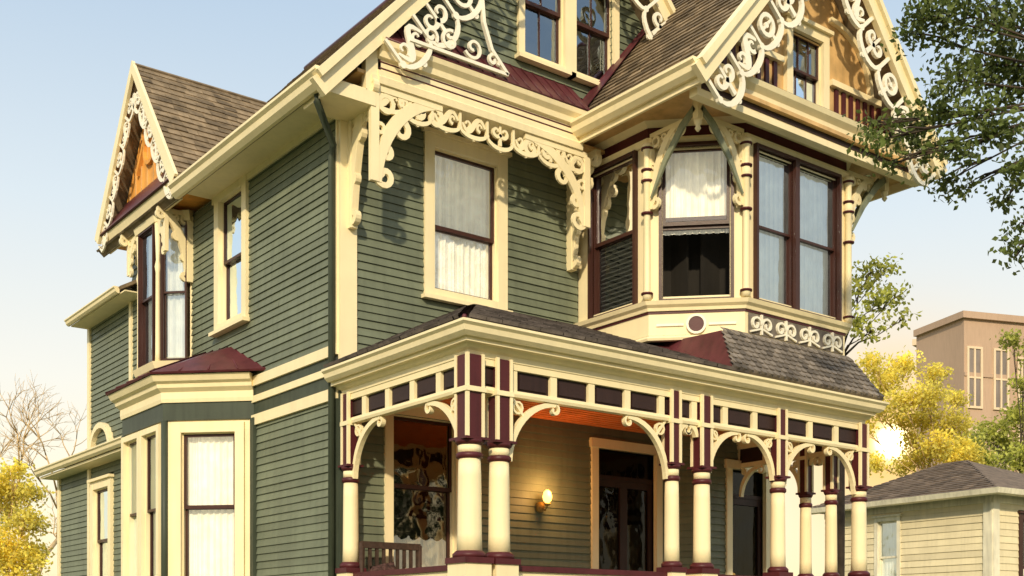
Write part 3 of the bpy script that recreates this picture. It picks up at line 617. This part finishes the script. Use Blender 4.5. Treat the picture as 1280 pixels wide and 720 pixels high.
m = MB(); m.slab([(3.72, -2.88, ZE+.02), (6.74, -2.88, ZE+.02), (6.62, -2.40, SZ), (4.05, -2.40, SZ)], .05); m.slab([(6.74, -2.88, ZE+.02), (6.74, 0, ZE+.02), (6.62, 0, SZ), (6.62, -2.40, SZ)], .05)
V = Vector((0, .48, SZ-ZE-.02)); LV_ = V.length; m.shing((3.72, -2.89, ZE+.02), (1, 0, 0), V, LV_-.06, lambda v: (.33*v/LV_, 3.02-.12*v), .10, .12, True); A(m, 'skirt_roof', 'skirt', 'fish scale shingle skirt below the front bay')
m = MB(); m.slab([(3.72, -2.88, ZE+.02), (4.05, -2.40, SZ+.005), (4.05, -1.3, SZ+.05), (3.55, -1.3, SZ-.05)], .03); A(m, 'flashing', 'metal', 'maroon flashing beside the fish scale skirt')
m = MB(); m.wbox(4.1, 6.6, -2.3, -.02, 4.7, 5.38); A(m, 'bay_base', 'dark')
def frieze(path, spacing):
    m = MB()
    m.sweep(path, [(-.05, 4.35), (.05, 4.35), (.05, 4.42), (-.05, 4.42)]); m.sweep(path, [(-.045, 4.07), (.045, 4.07), (.055, 4.10), (.045, 4.135), (-.045, 4.135)])
    P = []
    for i in range(len(path)-1):
        s_ = seg(path[i], path[i+1]); k = round(s_.L/spacing)
        for j in range(k+1):
            u = s_.L*j/k; m.box(s_, u-.045, u+.045, -.04, .04, 4.134, 4.352)
            if j < k: P.append((s_, u+.06, u+s_.L/k-.06))
    A(m, 'porch_frieze', 'cream')
    for s_, a, b in P:
        d = MB(); d.box(s_, a-.03, b+.03, -.02, .0, 4.13, 4.355); d.box(s_, a+.03, b-.03, .0, .02, 4.17, 4.32); A(d, 'frieze_panel', 'panel')
frieze(PP, .56)
def col(x, y, big=1., zf=1.5):
    m = MB(); r = .105*big
    m.sq(x, y, .135*big, zf, 2.3)
    m.lathe(x, y, [(r*1.05, 2.42), (r, 2.6), (r*.95, 3.2), (r*.9, 3.38)], 20)
    m.lathe(x, y, [(r*.95, 3.43), (r*.95, 3.52)], 20)
    c = A(m, 'column', 'cream')
    m = MB()
    for sx in (-1, 1):
        for sy in (-1, 1): m.wbox(x+sx*.08*big-.017, x+sx*.08*big+.017, y+sy*.08*big-.017, y+sy*.08*big+.017, 3.58, 4.44)
    m.sq(x, y, .105*big, 4.05, 4.10); m.build('upper_post_strip', 'cream', c)
    m = MB(); m.sq(x, y, .15*big, 2.3, 2.36); m.lathe(x, y, [(r*1.4, 2.36), (r*1.4, 2.4), (r*1.1, 2.43)], 20); m.build('column_base', 'maroon', c)
    m = MB(); m.lathe(x, y, [(r*.93, 3.37), (r*1.12, 3.385), (r*1.12, 3.42), (r*.97, 3.435)], 20); m.lathe(x, y, [(r*.97, 3.51), (r*1.15, 3.53), (r*1.25, 3.56)], 20); m.sq(x, y, .125*big, 3.56, 3.585)
    m.build('capital', 'maroon', c)
    m = MB(); m.sq(x, y, .082*big, 3.585, 4.43); m.build('upper_post', 'maroon', c)
for x, y, b in ((.05, -2.6, 1.2), (.43, -2.6, 1.08), (.05, -.16, .9), (2.97, -2.6, .85), (3.48, -2.6, 1.0), (4.88, -2.6, .9), (6.57, -2.6, 1.0), (6.57, -2.14, .8), (6.57, -1.7, .8)): col(x, y, b)
def arch(fr, u0, u1, r=.5, z=4.075):
    for u, sg in ((u0, 1), (u1, -1)):
        m = MB(); rr = min(r, abs(u1-u0)*.46)
        pts = [(u+sg*(rr-rr*math.sin(t*PI/24)), z-rr*1.1+rr*1.06*math.cos(t*PI/24)) for t in range(13)]
        m.ribbon(fr, pts, [.04+.025*math.sin(t*PI/12) for t in range(13)], -.03, .03)
        m.ribbon(fr, [(u+sg*.02, z-rr*.0), (u+sg*rr*.3, z-rr*.32)], .03, -.025, .025)
        m.ring(fr, u+sg*rr*.17, z-rr*.17, rr*.1, .022, -.022, .022, 10)
        m.ribbon(fr, [(u+sg*(rr*.98+q[0]), z-.075+q[1]) for q in spiral(0, 0, .07, .02, PI/2, -PI*1.2)], .025, -.028, .028)
        A(m, 'porch_arch', 'cream')
pf = Fr((0, -2.6), (1, 0), (0, -1)); pl = seg((.05, 0), (.05, -3)); pr = Fr((6.57, 0), (0, -1), (1, 0))
arch(pl, .26, 2.46, .6); arch(pf, .56, 2.87, .62); arch(pf, 3.08, 3.37, .13); arch(pf, 3.6, 4.77, .5); arch(pf, 4.99, 6.45, .55); arch(pr, 1.8, 2.05, .1); arch(pr, .5, 1.6, .4)
def rail(fr, u0, u1):
    m = MB(); m.box(fr, u0, u1, -.05, .05, 2.24, 2.3); r = A(m, 'railing', 'maroon')
    m = MB(); m.box(fr, u0, u1, -.035, .035, 1.62, 1.67); m.build('bottom_rail', 'maroon', r)
    m = MB(); k = max(2, int((u1-u0)/.13))
    m.box(fr, u0, u1, -.02, .02, 2.19, 2.238)
    for i in range(k): c = u0+(u1-u0)*(i+.5)/k; m.box(fr, c-.035, c+.035, -.015, .015, 1.67, 2.19); m.disc(fr, c, 2.12, .055, -.018, .018, 10)
    m.build('baluster_panel', 'cream', r)
rail(pl, .3, 2.45); rail(pf, .58, 2.85); rail(pf, 3.62, 4.76); rail(pf, 5.0, 6.44)
def door(fr, u0, u1, z1, nm_):
    m = MB(); m.box(fr, u0, u0+.12, -.02, .05, 1.5, z1); m.box(fr, u1-.12, u1, -.02, .05, 1.5, z1); m.box(fr, u0-.03, u1+.03, -.02, .07, z1, z1+.13)
    d = A(m, 'door', 'cream', nm_); a, b = u0+.12, u1-.12
    mid = (a+b)/2 if b-a > .95 else None
    pan = [(a, mid), (mid, b)] if mid else [(a, b)]
    m = MB(); m.box(fr, a, b, -.1, -.04, z1-.42, z1-.36); m.build('transom_bar', 'panel', d)
    for (p, q) in pan:
        s = MB(); gl = MB()
        s.box(fr, p, p+.07, -.1, -.05, 1.5, z1-.42); s.box(fr, q-.07, q, -.1, -.05, 1.5, z1-.42); s.box(fr, p+.07, q-.07, -.1, -.05, 1.5, 2.25); s.box(fr, p+.07, q-.07, -.1, -.05, z1-.52, z1-.42)
        gl.add([fr.p(p, -.08, 2.2), fr.p(q, -.08, 2.2), fr.p(q, -.08, z1), fr.p(p, -.08, z1)], [(0, 1, 2, 3)])
        s.build('door_leaf', 'panel', d); gl.build('pane', 'glass3', d)
    m = MB(); m.box(fr, a-.1, b+.1, -.7, -.65, 1.4, z1+.1); m.build('dark_hall_backing', 'dark', d)  # near-black board put in for the darkness of the hall
    m = MB(); h = fr.p(a+.05, .0, 2.45); m.lathe(h[0], h[1]-.02, [(.01, 2.42), (.03, 2.44), (.03, 2.47), (.01, 2.49)], 10); m.build('handle', 'brass', d)
door(FRONT, 3.98, 5.36, 4.2, 'front door with dark glass and cream surround'); door(EF, .36, 1.36, 4.05, 'second dark glazed porch door')
LX, LZ = 3.04, -.06
m = MB(); m.lathe(LX, -.05, [(.02, 3.28+LZ), (.06, 3.3+LZ), (.06, 3.4+LZ), (.02, 3.42+LZ)], 12); m.tube([(LX, -.05, 3.36+LZ), (LX, -.16, 3.3+LZ), (LX, -.2, 3.36+LZ)], .012, 6); m.lathe(LX, -.2, [(.03, 3.36+LZ), (.05, 3.38+LZ), (.05, 3.39+LZ)], 10)
L_ = A(m, 'wall_lamp', 'brass', 'lit wall lamp on the porch wall')
m = MB(); m.lathe(LX, -.2, [(.02, 3.39+LZ), (.055, 3.43+LZ), (.065, 3.48+LZ), (.05, 3.54+LZ), (.02, 3.57+LZ)], 14); m.build('lamp_shade', 'lamp', L_)
pd = bpy.data.lights.new('porch_lamp_light', 'POINT'); pd.energy = 22; pd.color = (1, .5, .17); pd.shadow_soft_size = .08
po = bpy.data.objects.new('porch_lamp_light', pd); COL.objects.link(po); po.location = (LX, -.34, 3.52)
# ============== porch furniture
X0, X1, Y0, Y1 = .12, .95, -.85, -.25
ch = thing('porch_armchair', 'dark slatted armchair on the porch beneath the large window', 'chair', ((X0+X1)/2, (Y0+Y1)/2, 1.5))
m = MB(); m.wbox(X0, X1, Y0, Y1, 1.88, 1.95); m.build('seat', 'wicker', ch)
m = MB(); m.wbox(X0, X1, Y1-.05, Y1, 2.60, 2.68); m.wbox(X0, X1, Y1-.05, Y1, 2.0, 2.05)
for i in range(9): x = X0+.03+(X1-X0-.06)*i/8; m.wbox(x-.02, x+.02, Y1-.035, Y1-.01, 2.05, 2.60)
m.build('backrest', 'wicker', ch)
for x in (X0-.03, X1-.04):
    m = MB(); m.wbox(x, x+.07, Y0, Y1, 2.2, 2.26); m.build('armrest', 'wicker', ch)
    for y in (Y0+.04, Y1-.03): m = MB(); m.lathe(x+.035, y, [(.025, 1.5), (.03, 2.2 if y < Y1-.1 else 2.66)], 8); m.build('leg', 'wicker', ch)
def cushion(x, y, z, w, h, ry, mat, lab):
    m = MB(); P = []; k = 10
    for i in range(k+1):
        for j in range(k+1):
            a, b = i/k*2-1, j/k*2-1; P.append((a, b, .16*(max(0, (1-a**4)*(1-b**4)))**.5))
    fs = [(i*(k+1)+j, (i+1)*(k+1)+j, (i+1)*(k+1)+j+1, i*(k+1)+j+1) for i in range(k) for j in range(k)]
    for sg in (1, -1):
        m.add([(x+(a*math.cos(ry)-b*math.sin(ry))*w, y+c*sg*.6, z+(a*math.sin(ry)+b*math.cos(ry))*h) for a, b, c in P], fs, 1, True)
    o = m.build('cushion', mat); o['label'] = lab; o['category'] = 'cushion'
cushion(.36, -.42, 2.22, .17, .19, .2, 'cushB', 'dark patterned cushion leaning in the porch armchair'); cushion(.72, -.44, 2.17, .16, .17, -.3, 'cushA', 'cream patterned cushion on the right of the armchair')
# ============== garage at right
a = at(1240, 0, 27); b = at(1085, 0, 30); A2 = Vector((a.x, a.y)); B2 = Vector((b.x, b.y)); d1 = (B2-A2).normalized(); d2 = Vector((-d1.y, d1.x))
if d2.dot(Vector(R)) < 0: d2 = -d2
Lg1, Lg2 = 5.0, 6.0; P0 = A2+d1*Lg1
GA = Fr((P0.x, P0.y), (-d1.x, -d1.y), (-d2.x, -d2.y)); GB = Fr((A2.x, A2.y), (d2.x, d2.y), (-d1.x, -d1.y))
gr = thing('garage', 'pale single storey garage with dark shingled hip roof beyond the porch', 'garage', (P0.x, P0.y, 0))
m = MB(); m.clap(GA, 0, 4.8, (0, Lg1), [(Lg1-3.3, Lg1-2.6, 2.6, 4.5)], .16); m.clap(GB, 0, 4.8, (0, Lg2), [(1.0, 3, 2.0, 4.5)], .16)
e_ = A2+d2*Lg2; m.wall(Fr((e_.x, e_.y), (d1.x, d1.y), (d2.x, d2.y)), 0, Lg1, 0, 4.8, [], -.05, 0); m.build('wall', 'garage', gr)
for args in ((GB, -.02, .22, -.02, .05, 0, 4.6), (GA, Lg1-.2, Lg1+.03, 0, .05, 0, 4.6)): m = MB(); m.box(*args); m.build('corner_board', 'gwhite', gr)
m = MB(); m.box(GA, 0, Lg1, 0, .04, 4.6, 4.8); m.box(GB, .0, Lg2, 0, .04, 4.6, 4.8); m.build('frieze_board', 'gwhite', gr)
cr = [P0+(d1-d2)*.4, A2+(-d1-d2)*.4, A2+d2*(Lg2+.4)-d1*.4, P0+d2*(Lg2+.4)+d1*.4]; ce = (P0+A2)/2+d2*Lg2/2; r1, r2 = ce+d1*1.1, ce+d1*.3
m = MB(); Z = 4.86; zt = 6.15
m.slab([(*cr[0], Z), (*cr[1], Z), (*r2, zt), (*r1, zt)], .08); m.slab([(*cr[1], Z), (*cr[2], Z), (*r2, zt)], .08); m.slab([(*cr[2], Z), (*cr[3], Z), (*r1, zt), (*r2, zt)], .08); m.slab([(*cr[3], Z), (*cr[0], Z), (*r1, zt)], .08)
O3 = Vector((*cr[0], Z+.01)); U3 = Vector((*cr[1], Z+.01))-O3; Lu = U3.length; V3 = Vector((d2.x*(Lg2/2+.4), d2.y*(Lg2/2+.4), zt-Z)); LV = V3.length
ua_ = (r1-cr[0]).dot(-d1); ub_ = (cr[1]-r2).dot(-d1)
m.shing(O3, U3, V3, LV, lambda v: (ua_*v/LV, Lu-ub_*v/LV), .2, .35); m.build('roof', 'gshingle', gr)
m = MB(); ss = [tuple(p) for p in (cr[0], cr[1], cr[2])]
m.sweep(ss, [(-.05, 4.73), (.1, 4.75), (.14, 4.87), (-.05, 4.87)]); m.build('gutter', 'gwhite', gr)
window(GA, Lg1-3.35, Lg1-2.55, 2.5, 4.5, .1, curtain='full', glass='glass2', casing='gwhite', parent=gr, sashmat='gwhite'); window(GB, 1.0, 3.0, 1.9, 4.4, .14, curtain=None, casing='sash', parent=gr)
# ============== apartment building
def block(px0, px1, d0, d1_, pytop, depth, name, mat, parent, wins):
    a, b = at(px0, 0, d0), at(px1, 0, d1_); z = CZ+d0*(790-pytop)/FP
    f = seg((a.x, a.y), (b.x, b.y)); m = MB(); m.box(f, 0, f.L, -depth, 0, 0, z); m.box(f, -.2, f.L+.2, -depth, .2, z, z+.35)
    for q in range(1, 6): m.box(f, 0, f.L, 0, .06, z*q/6, z*q/6+.2)
    m.build(name, mat, parent)
    for (u0, u1, z0, z1) in wins:
        u0, u1, z0, z1 = u0*f.L, u1*f.L, z0*z, z1*z
        m = MB(); m.box(f, u0, u1, 0, .1, z0, z0+.12); m.box(f, u0, u1, 0, .1, z1-.12, z1); m.box(f, u0, u0+.12, 0, .1, z0+.12, z1-.12); m.box(f, u1-.12, u1, 0, .1, z0+.12, z1-.12); m.box(f, (u0+u1)/2-.05, (u0+u1)/2+.05, 0, .09, z0+.12, z1-.12)
        k = max(1, int((z1-z0)/1.3))
        for i in range(1, k): zz = z0+(z1-z0)*i/k; m.box(f, u0+.12, u1-.12, 0, .08, zz-.05, zz+.05)
        w = m.build('window', 'brick2', parent); m = MB(); m.box(f, u0+.1, u1-.1, 0, .04, z0+.1, z1-.1); m.build('pane', 'hazeglass', w)
a = at(1200, 0, 60); ap = thing('apartment_building', 'tall brown and tan flat roofed apartment building beyond the trees', 'building', (a.x, a.y, 0))
block(1146, 1180, 68, 67, 432, 2.0, 'wall', 'brick2', ap, [(.3, .7, .82, .92), (.3, .7, .62, .74)])
block(1178, 1207, 64, 62, 418, 2.5, 'wall', 'brick2', ap, [(.3, .7, .62, .74), (.3, .7, .82, .92)])
block(1205, 1340, 61, 63, 398, 4, 'wall', 'brick', ap, [(.02, .16, .74, .92), (.02, .16, .5, .68), (.26, .40, .74, .92), (.26, .40, .5, .68), (.48, .56, .5, .9), (.6, .8, .6, .9)])
# ============== trees
def leaves(m, c, r, n, sz, sq=.8, base=1., vr=1.):
    for k in range(max(1, n//14)):
        a, b = ru(0, 6.28), ru(-1, 1); q = math.sqrt(1-b*b); rr = r*(rnd()**.45)
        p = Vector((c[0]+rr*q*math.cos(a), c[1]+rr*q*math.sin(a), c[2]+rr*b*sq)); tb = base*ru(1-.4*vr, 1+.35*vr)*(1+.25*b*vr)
        for i in range(14):
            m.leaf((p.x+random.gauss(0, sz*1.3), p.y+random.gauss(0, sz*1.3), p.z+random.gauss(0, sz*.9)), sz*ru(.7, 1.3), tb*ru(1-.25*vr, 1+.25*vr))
def tree(name, label, base, clumps, mat, sz, per, trunk_r, fork, bark='bark', group=None, limb=1., vr=1.):
    t = thing(name, label, 'tree', tuple(base), group)
    m = MB(); fk = Vector(fork); bs_ = Vector(base)
    m.tube([bs_, bs_.lerp(fk, .5)+Vector((ru(-.1, .1), ru(-.1, .1), 0)), fk], [trunk_r*1.2, trunk_r*.9, trunk_r*.75], 10)
    for c, r in clumps:
        c = Vector(c); mid = fk.lerp(c, .5)+Vector((ru(-.2, .2), ru(-.2, .2), ru(0, .5)*min(1, r)))
        m.tube([fk, fk.lerp(mid, .5)+Vector((0, 0, .1)), mid, c], [trunk_r*.45*limb, trunk_r*.28*limb, trunk_r*.15*limb, .008], 6)
        for i in range(5): e = c+Vector((ru(-1, 1), ru(-1, 1), ru(-.7, .7)))*r*.8; s0_ = mid.lerp(c, ru(.4, 1)); m.tube([s0_, s0_.lerp(e, .5)+Vector((0, 0, .04)), e], [.010+trunk_r*.02, .008, .003], 4)
    m.build('trunk', bark, t)
    m = MB()
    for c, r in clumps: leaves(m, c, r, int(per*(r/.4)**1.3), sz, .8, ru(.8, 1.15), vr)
    m.build('crown', mat, t, fix=False); return t
cl = [(1200, 15, 50), (1255, 30, 50), (1155, 18, 26), (1230, 80, 44), (1272, 100, 42), (1192, 100, 32), (1225, 145, 34), (1168, 142, 26), (1130, 158, 22), (1100, 174, 17), (1150, 188, 20), (1195, 188, 24), (1180, 228, 15), (1255, 165, 30), (1276, 215, 26), (1258, 248, 12), (1272, 318, 14), (1276, 285, 12), (1320, 60, 70), (1330, 170, 60), (1210, -50, 70), (1290, -60, 80), (1142, 45, 18), (1085, 158, 10), (1210, 235, 10), (1112, 205, 9)]
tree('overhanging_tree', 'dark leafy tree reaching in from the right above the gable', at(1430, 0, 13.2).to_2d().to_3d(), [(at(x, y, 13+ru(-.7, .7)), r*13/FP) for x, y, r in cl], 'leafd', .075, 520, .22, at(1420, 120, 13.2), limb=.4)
cl = [(1088, 340, 16), (1100, 378, 18), (1070, 400, 14), (1118, 372, 12), (1108, 335, 9), (1075, 360, 12), (1090, 415, 12), (1040, 380, 20), (1128, 400, 8)]
tree('slender_tree', 'thin green tree showing just right of the bay behind the house', at(1045, 0, 22).to_2d().to_3d(), [(at(x, y, 22+ru(-.6, .6)), r*22/FP) for x, y, r in cl], 'leafm', .11, 300, .12, at(1050, 450, 22), limb=.5)
cl = [(1128, 456, 20), (1170, 466, 13), (1105, 478, 22), (1160, 495, 22), (1130, 500, 18), (1190, 530, 24), (1172, 555, 22), (1152, 524, 18), (1195, 498, 12), (1090, 455, 15), (1190, 575, 20), (1080, 500, 18), (1205, 560, 18), (1080, 535, 14), (1102, 512, 16), (1128, 526, 11), (1150, 570, 16), (1143, 550, 11), (1092, 580, 12), (1215, 575, 16), (1130, 582, 12)]
tree('golden_tree', 'golden backlit tree behind the garage roof', at(1170, 0, 36).to_2d().to_3d(), [(at(x, y, 36+ru(-1.5, 1.5)), r*36/FP) for x, y, r in cl], 'leafg', .115, 560, .18, at(1170, 620, 36), bark='pbark', limb=.3, vr=.7)
cl = [(1265, 425, 9), (1275, 520, 22), (1240, 545, 24), (1262, 565, 22), (1228, 575, 18), (1285, 570, 26), (1278, 480, 10), (1300, 440, 22), (1215, 555, 14)]
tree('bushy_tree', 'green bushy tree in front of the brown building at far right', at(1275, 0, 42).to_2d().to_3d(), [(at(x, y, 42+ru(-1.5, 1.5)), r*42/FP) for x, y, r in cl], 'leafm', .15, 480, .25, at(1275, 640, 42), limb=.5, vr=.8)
cl = [(15, 620, 30), (35, 650, 22), (8, 680, 34), (30, 700, 26), (0, 600, 24), (42, 690, 14), (25, 735, 30), (-25, 640, 40), (-20, 700, 40), (10, 760, 30), (38, 615, 12), (20, 588, 12)]
tree('yellow_shrub', 'glowing yellow leafy shrub at the lower left edge', at(5, 0, 30).to_2d().to_3d(), [(at(x, y, 30+ru(-.8, .8)), r*30/FP) for x, y, r in cl], 'leafg', .11, 620, .12, at(5, 770, 30), bark='pbark', limb=.5, vr=.8)
bt = thing('bare_tree', 'bare branched tree against the pale sky at left', 'tree', tuple(at(45, 0, 40).to_2d().to_3d()))
m = MB()
def grow(p, d, L, r, lv):
    e = p+d*L; mid = p.lerp(e, .5)+Vector((ru(-1, 1), ru(-1, 1), ru(-1, 1)))*L*.06
    m.tube([p, mid, e], [r, r*.85, r*.7], 6 if lv < 2 else 3)
    if lv >= 7: return
    for i in range(3 if lv < 6 else 2):
        nd = (d+Vector((ru(-1, 1), ru(-1, 1), ru(-.5, .6)))*.8).normalized(); grow(e if i else p.lerp(e, ru(.6, 1)), nd, L*ru(.62, .8), r*.62, lv+1)
grow(at(45, 0, 40).to_2d().to_3d(), Vector((0, 0, 1)), 3.4, .17, 0)
m.build('trunk', 'pbark', bt)
LABS = 'leafy street tree added out of view for the window reflections'
st0 = tree('added_street_tree', LABS, (-9, -34, 0), [((-9+ru(-3, 3), -34+ru(-3, 3), 8+ru(-3, 4)), ru(1.3, 2.2)) for i in range(16)], 'leafo', .4, 30, .3, (-9, -34, 4), group='street trees added for window reflections')  # unseen trees added to darken what the windows reflect
for i, dx in enumerate((-30, -20, -10, 10, 20, 30)):
    r_ = st0.copy(); COL.objects.link(r_); r_.location = (-9+dx+ru(-2, 2), -34+ru(-3, 3), 0); r_.rotation_euler.z = i*1.3
    for c in st0.children:
        q = c.copy(); COL.objects.link(q); q.parent = r_; q.matrix_parent_inverse = c.matrix_parent_inverse
# ============== world and sun
w = bpy.data.worlds.new('World'); S.world = w; w.use_nodes = True; N = w.node_tree.nodes; L = w.node_tree.links
bg = N['Background']; tc = N.new('ShaderNodeTexCoord'); sx = N.new('ShaderNodeSeparateXYZ'); L.new(tc.outputs['Generated'], sx.inputs[0])
rp = N.new('ShaderNodeValToRGB'); L.new(sx.outputs['Z'], rp.inputs[0]); E = rp.color_ramp.elements
E[0].position = 0; E[0].color = (1, .76, .38, 1); E[1].position = 1; E[1].color = (.75, .84, .95, 1)
for p, c in ((.09, (1, .85, .55)), (.2, (.90, .85, .72)), (.33, (.70, .77, .79)), (.47, (.49, .61, .73)), (.6, (.65, .73, .82))): e = E.new(p); e.color = (*c, 1)
sky = N.new('ShaderNodeTexSky'); sky.sky_type = 'NISHITA'; sky.sun_disc = False
SUN = Vector((-.66, -.70, .50)).normalized()
sky.sun_elevation = math.asin(SUN.z); sky.sun_rotation = math.atan2(SUN.x, SUN.y)
sc = N.new('ShaderNodeVectorMath'); sc.operation = 'SCALE'; sc.inputs['Scale'].default_value = .025; L.new(sky.outputs[0], sc.inputs[0])
gl = (at(1115, 553, 1)-Vector((CX, CY, CZ))).normalized()
dt = N.new('ShaderNodeVectorMath'); dt.operation = 'DOT_PRODUCT'; dt.inputs[1].default_value = gl; nv = N.new('ShaderNodeVectorMath'); nv.operation = 'NORMALIZE'; L.new(tc.outputs['Generated'], nv.inputs[0]); L.new(nv.outputs[0], dt.inputs[0])
def powr(e, k):
    c = N.new('ShaderNodeMath'); c.operation = 'MAXIMUM'; c.inputs[1].default_value = 0; L.new(dt.outputs['Value'], c.inputs[0])
    a = N.new('ShaderNodeMath'); a.operation = 'POWER'; a.inputs[1].default_value = e; L.new(c.outputs[0], a.inputs[0])
    b = N.new('ShaderNodeMath'); b.operation = 'MULTIPLY'; b.inputs[1].default_value = k; L.new(a.outputs[0], b.inputs[0]); return b
v1 = N.new('ShaderNodeVectorMath'); L.new(rp.outputs[0], v1.inputs[0]); L.new(sc.outputs[0], v1.inputs[1])
mxc = N.new('ShaderNodeMix'); mxc.data_type = 'RGBA'; L.new(powr(350, .9).outputs[0], mxc.inputs[0]); L.new(v1.outputs[0], mxc.inputs[6]); mxc.inputs[7].default_value = (1.2, .70, .16, 1)
gc = N.new('ShaderNodeVectorMath'); gc.operation = 'SCALE'; gc.inputs[0].default_value = (1, .80, .42); L.new(powr(25000, 14).outputs[0], gc.inputs['Scale'])
v2 = N.new('ShaderNodeVectorMath'); L.new(mxc.outputs[2], v2.inputs[0]); L.new(gc.outputs[0], v2.inputs[1]); L.new(v2.outputs[0], bg.inputs['Color']); bg.inputs['Strength'].default_value = 1
sl_ = bpy.data.lights.new('sun', 'SUN'); sl_.energy = 3.6; sl_.color = (1, .84, .57); sl_.angle = math.radians(2)
so = bpy.data.objects.new('sun', sl_); COL.objects.link(so); so.rotation_euler = SUN.to_track_quat('Z', 'Y').to_euler()
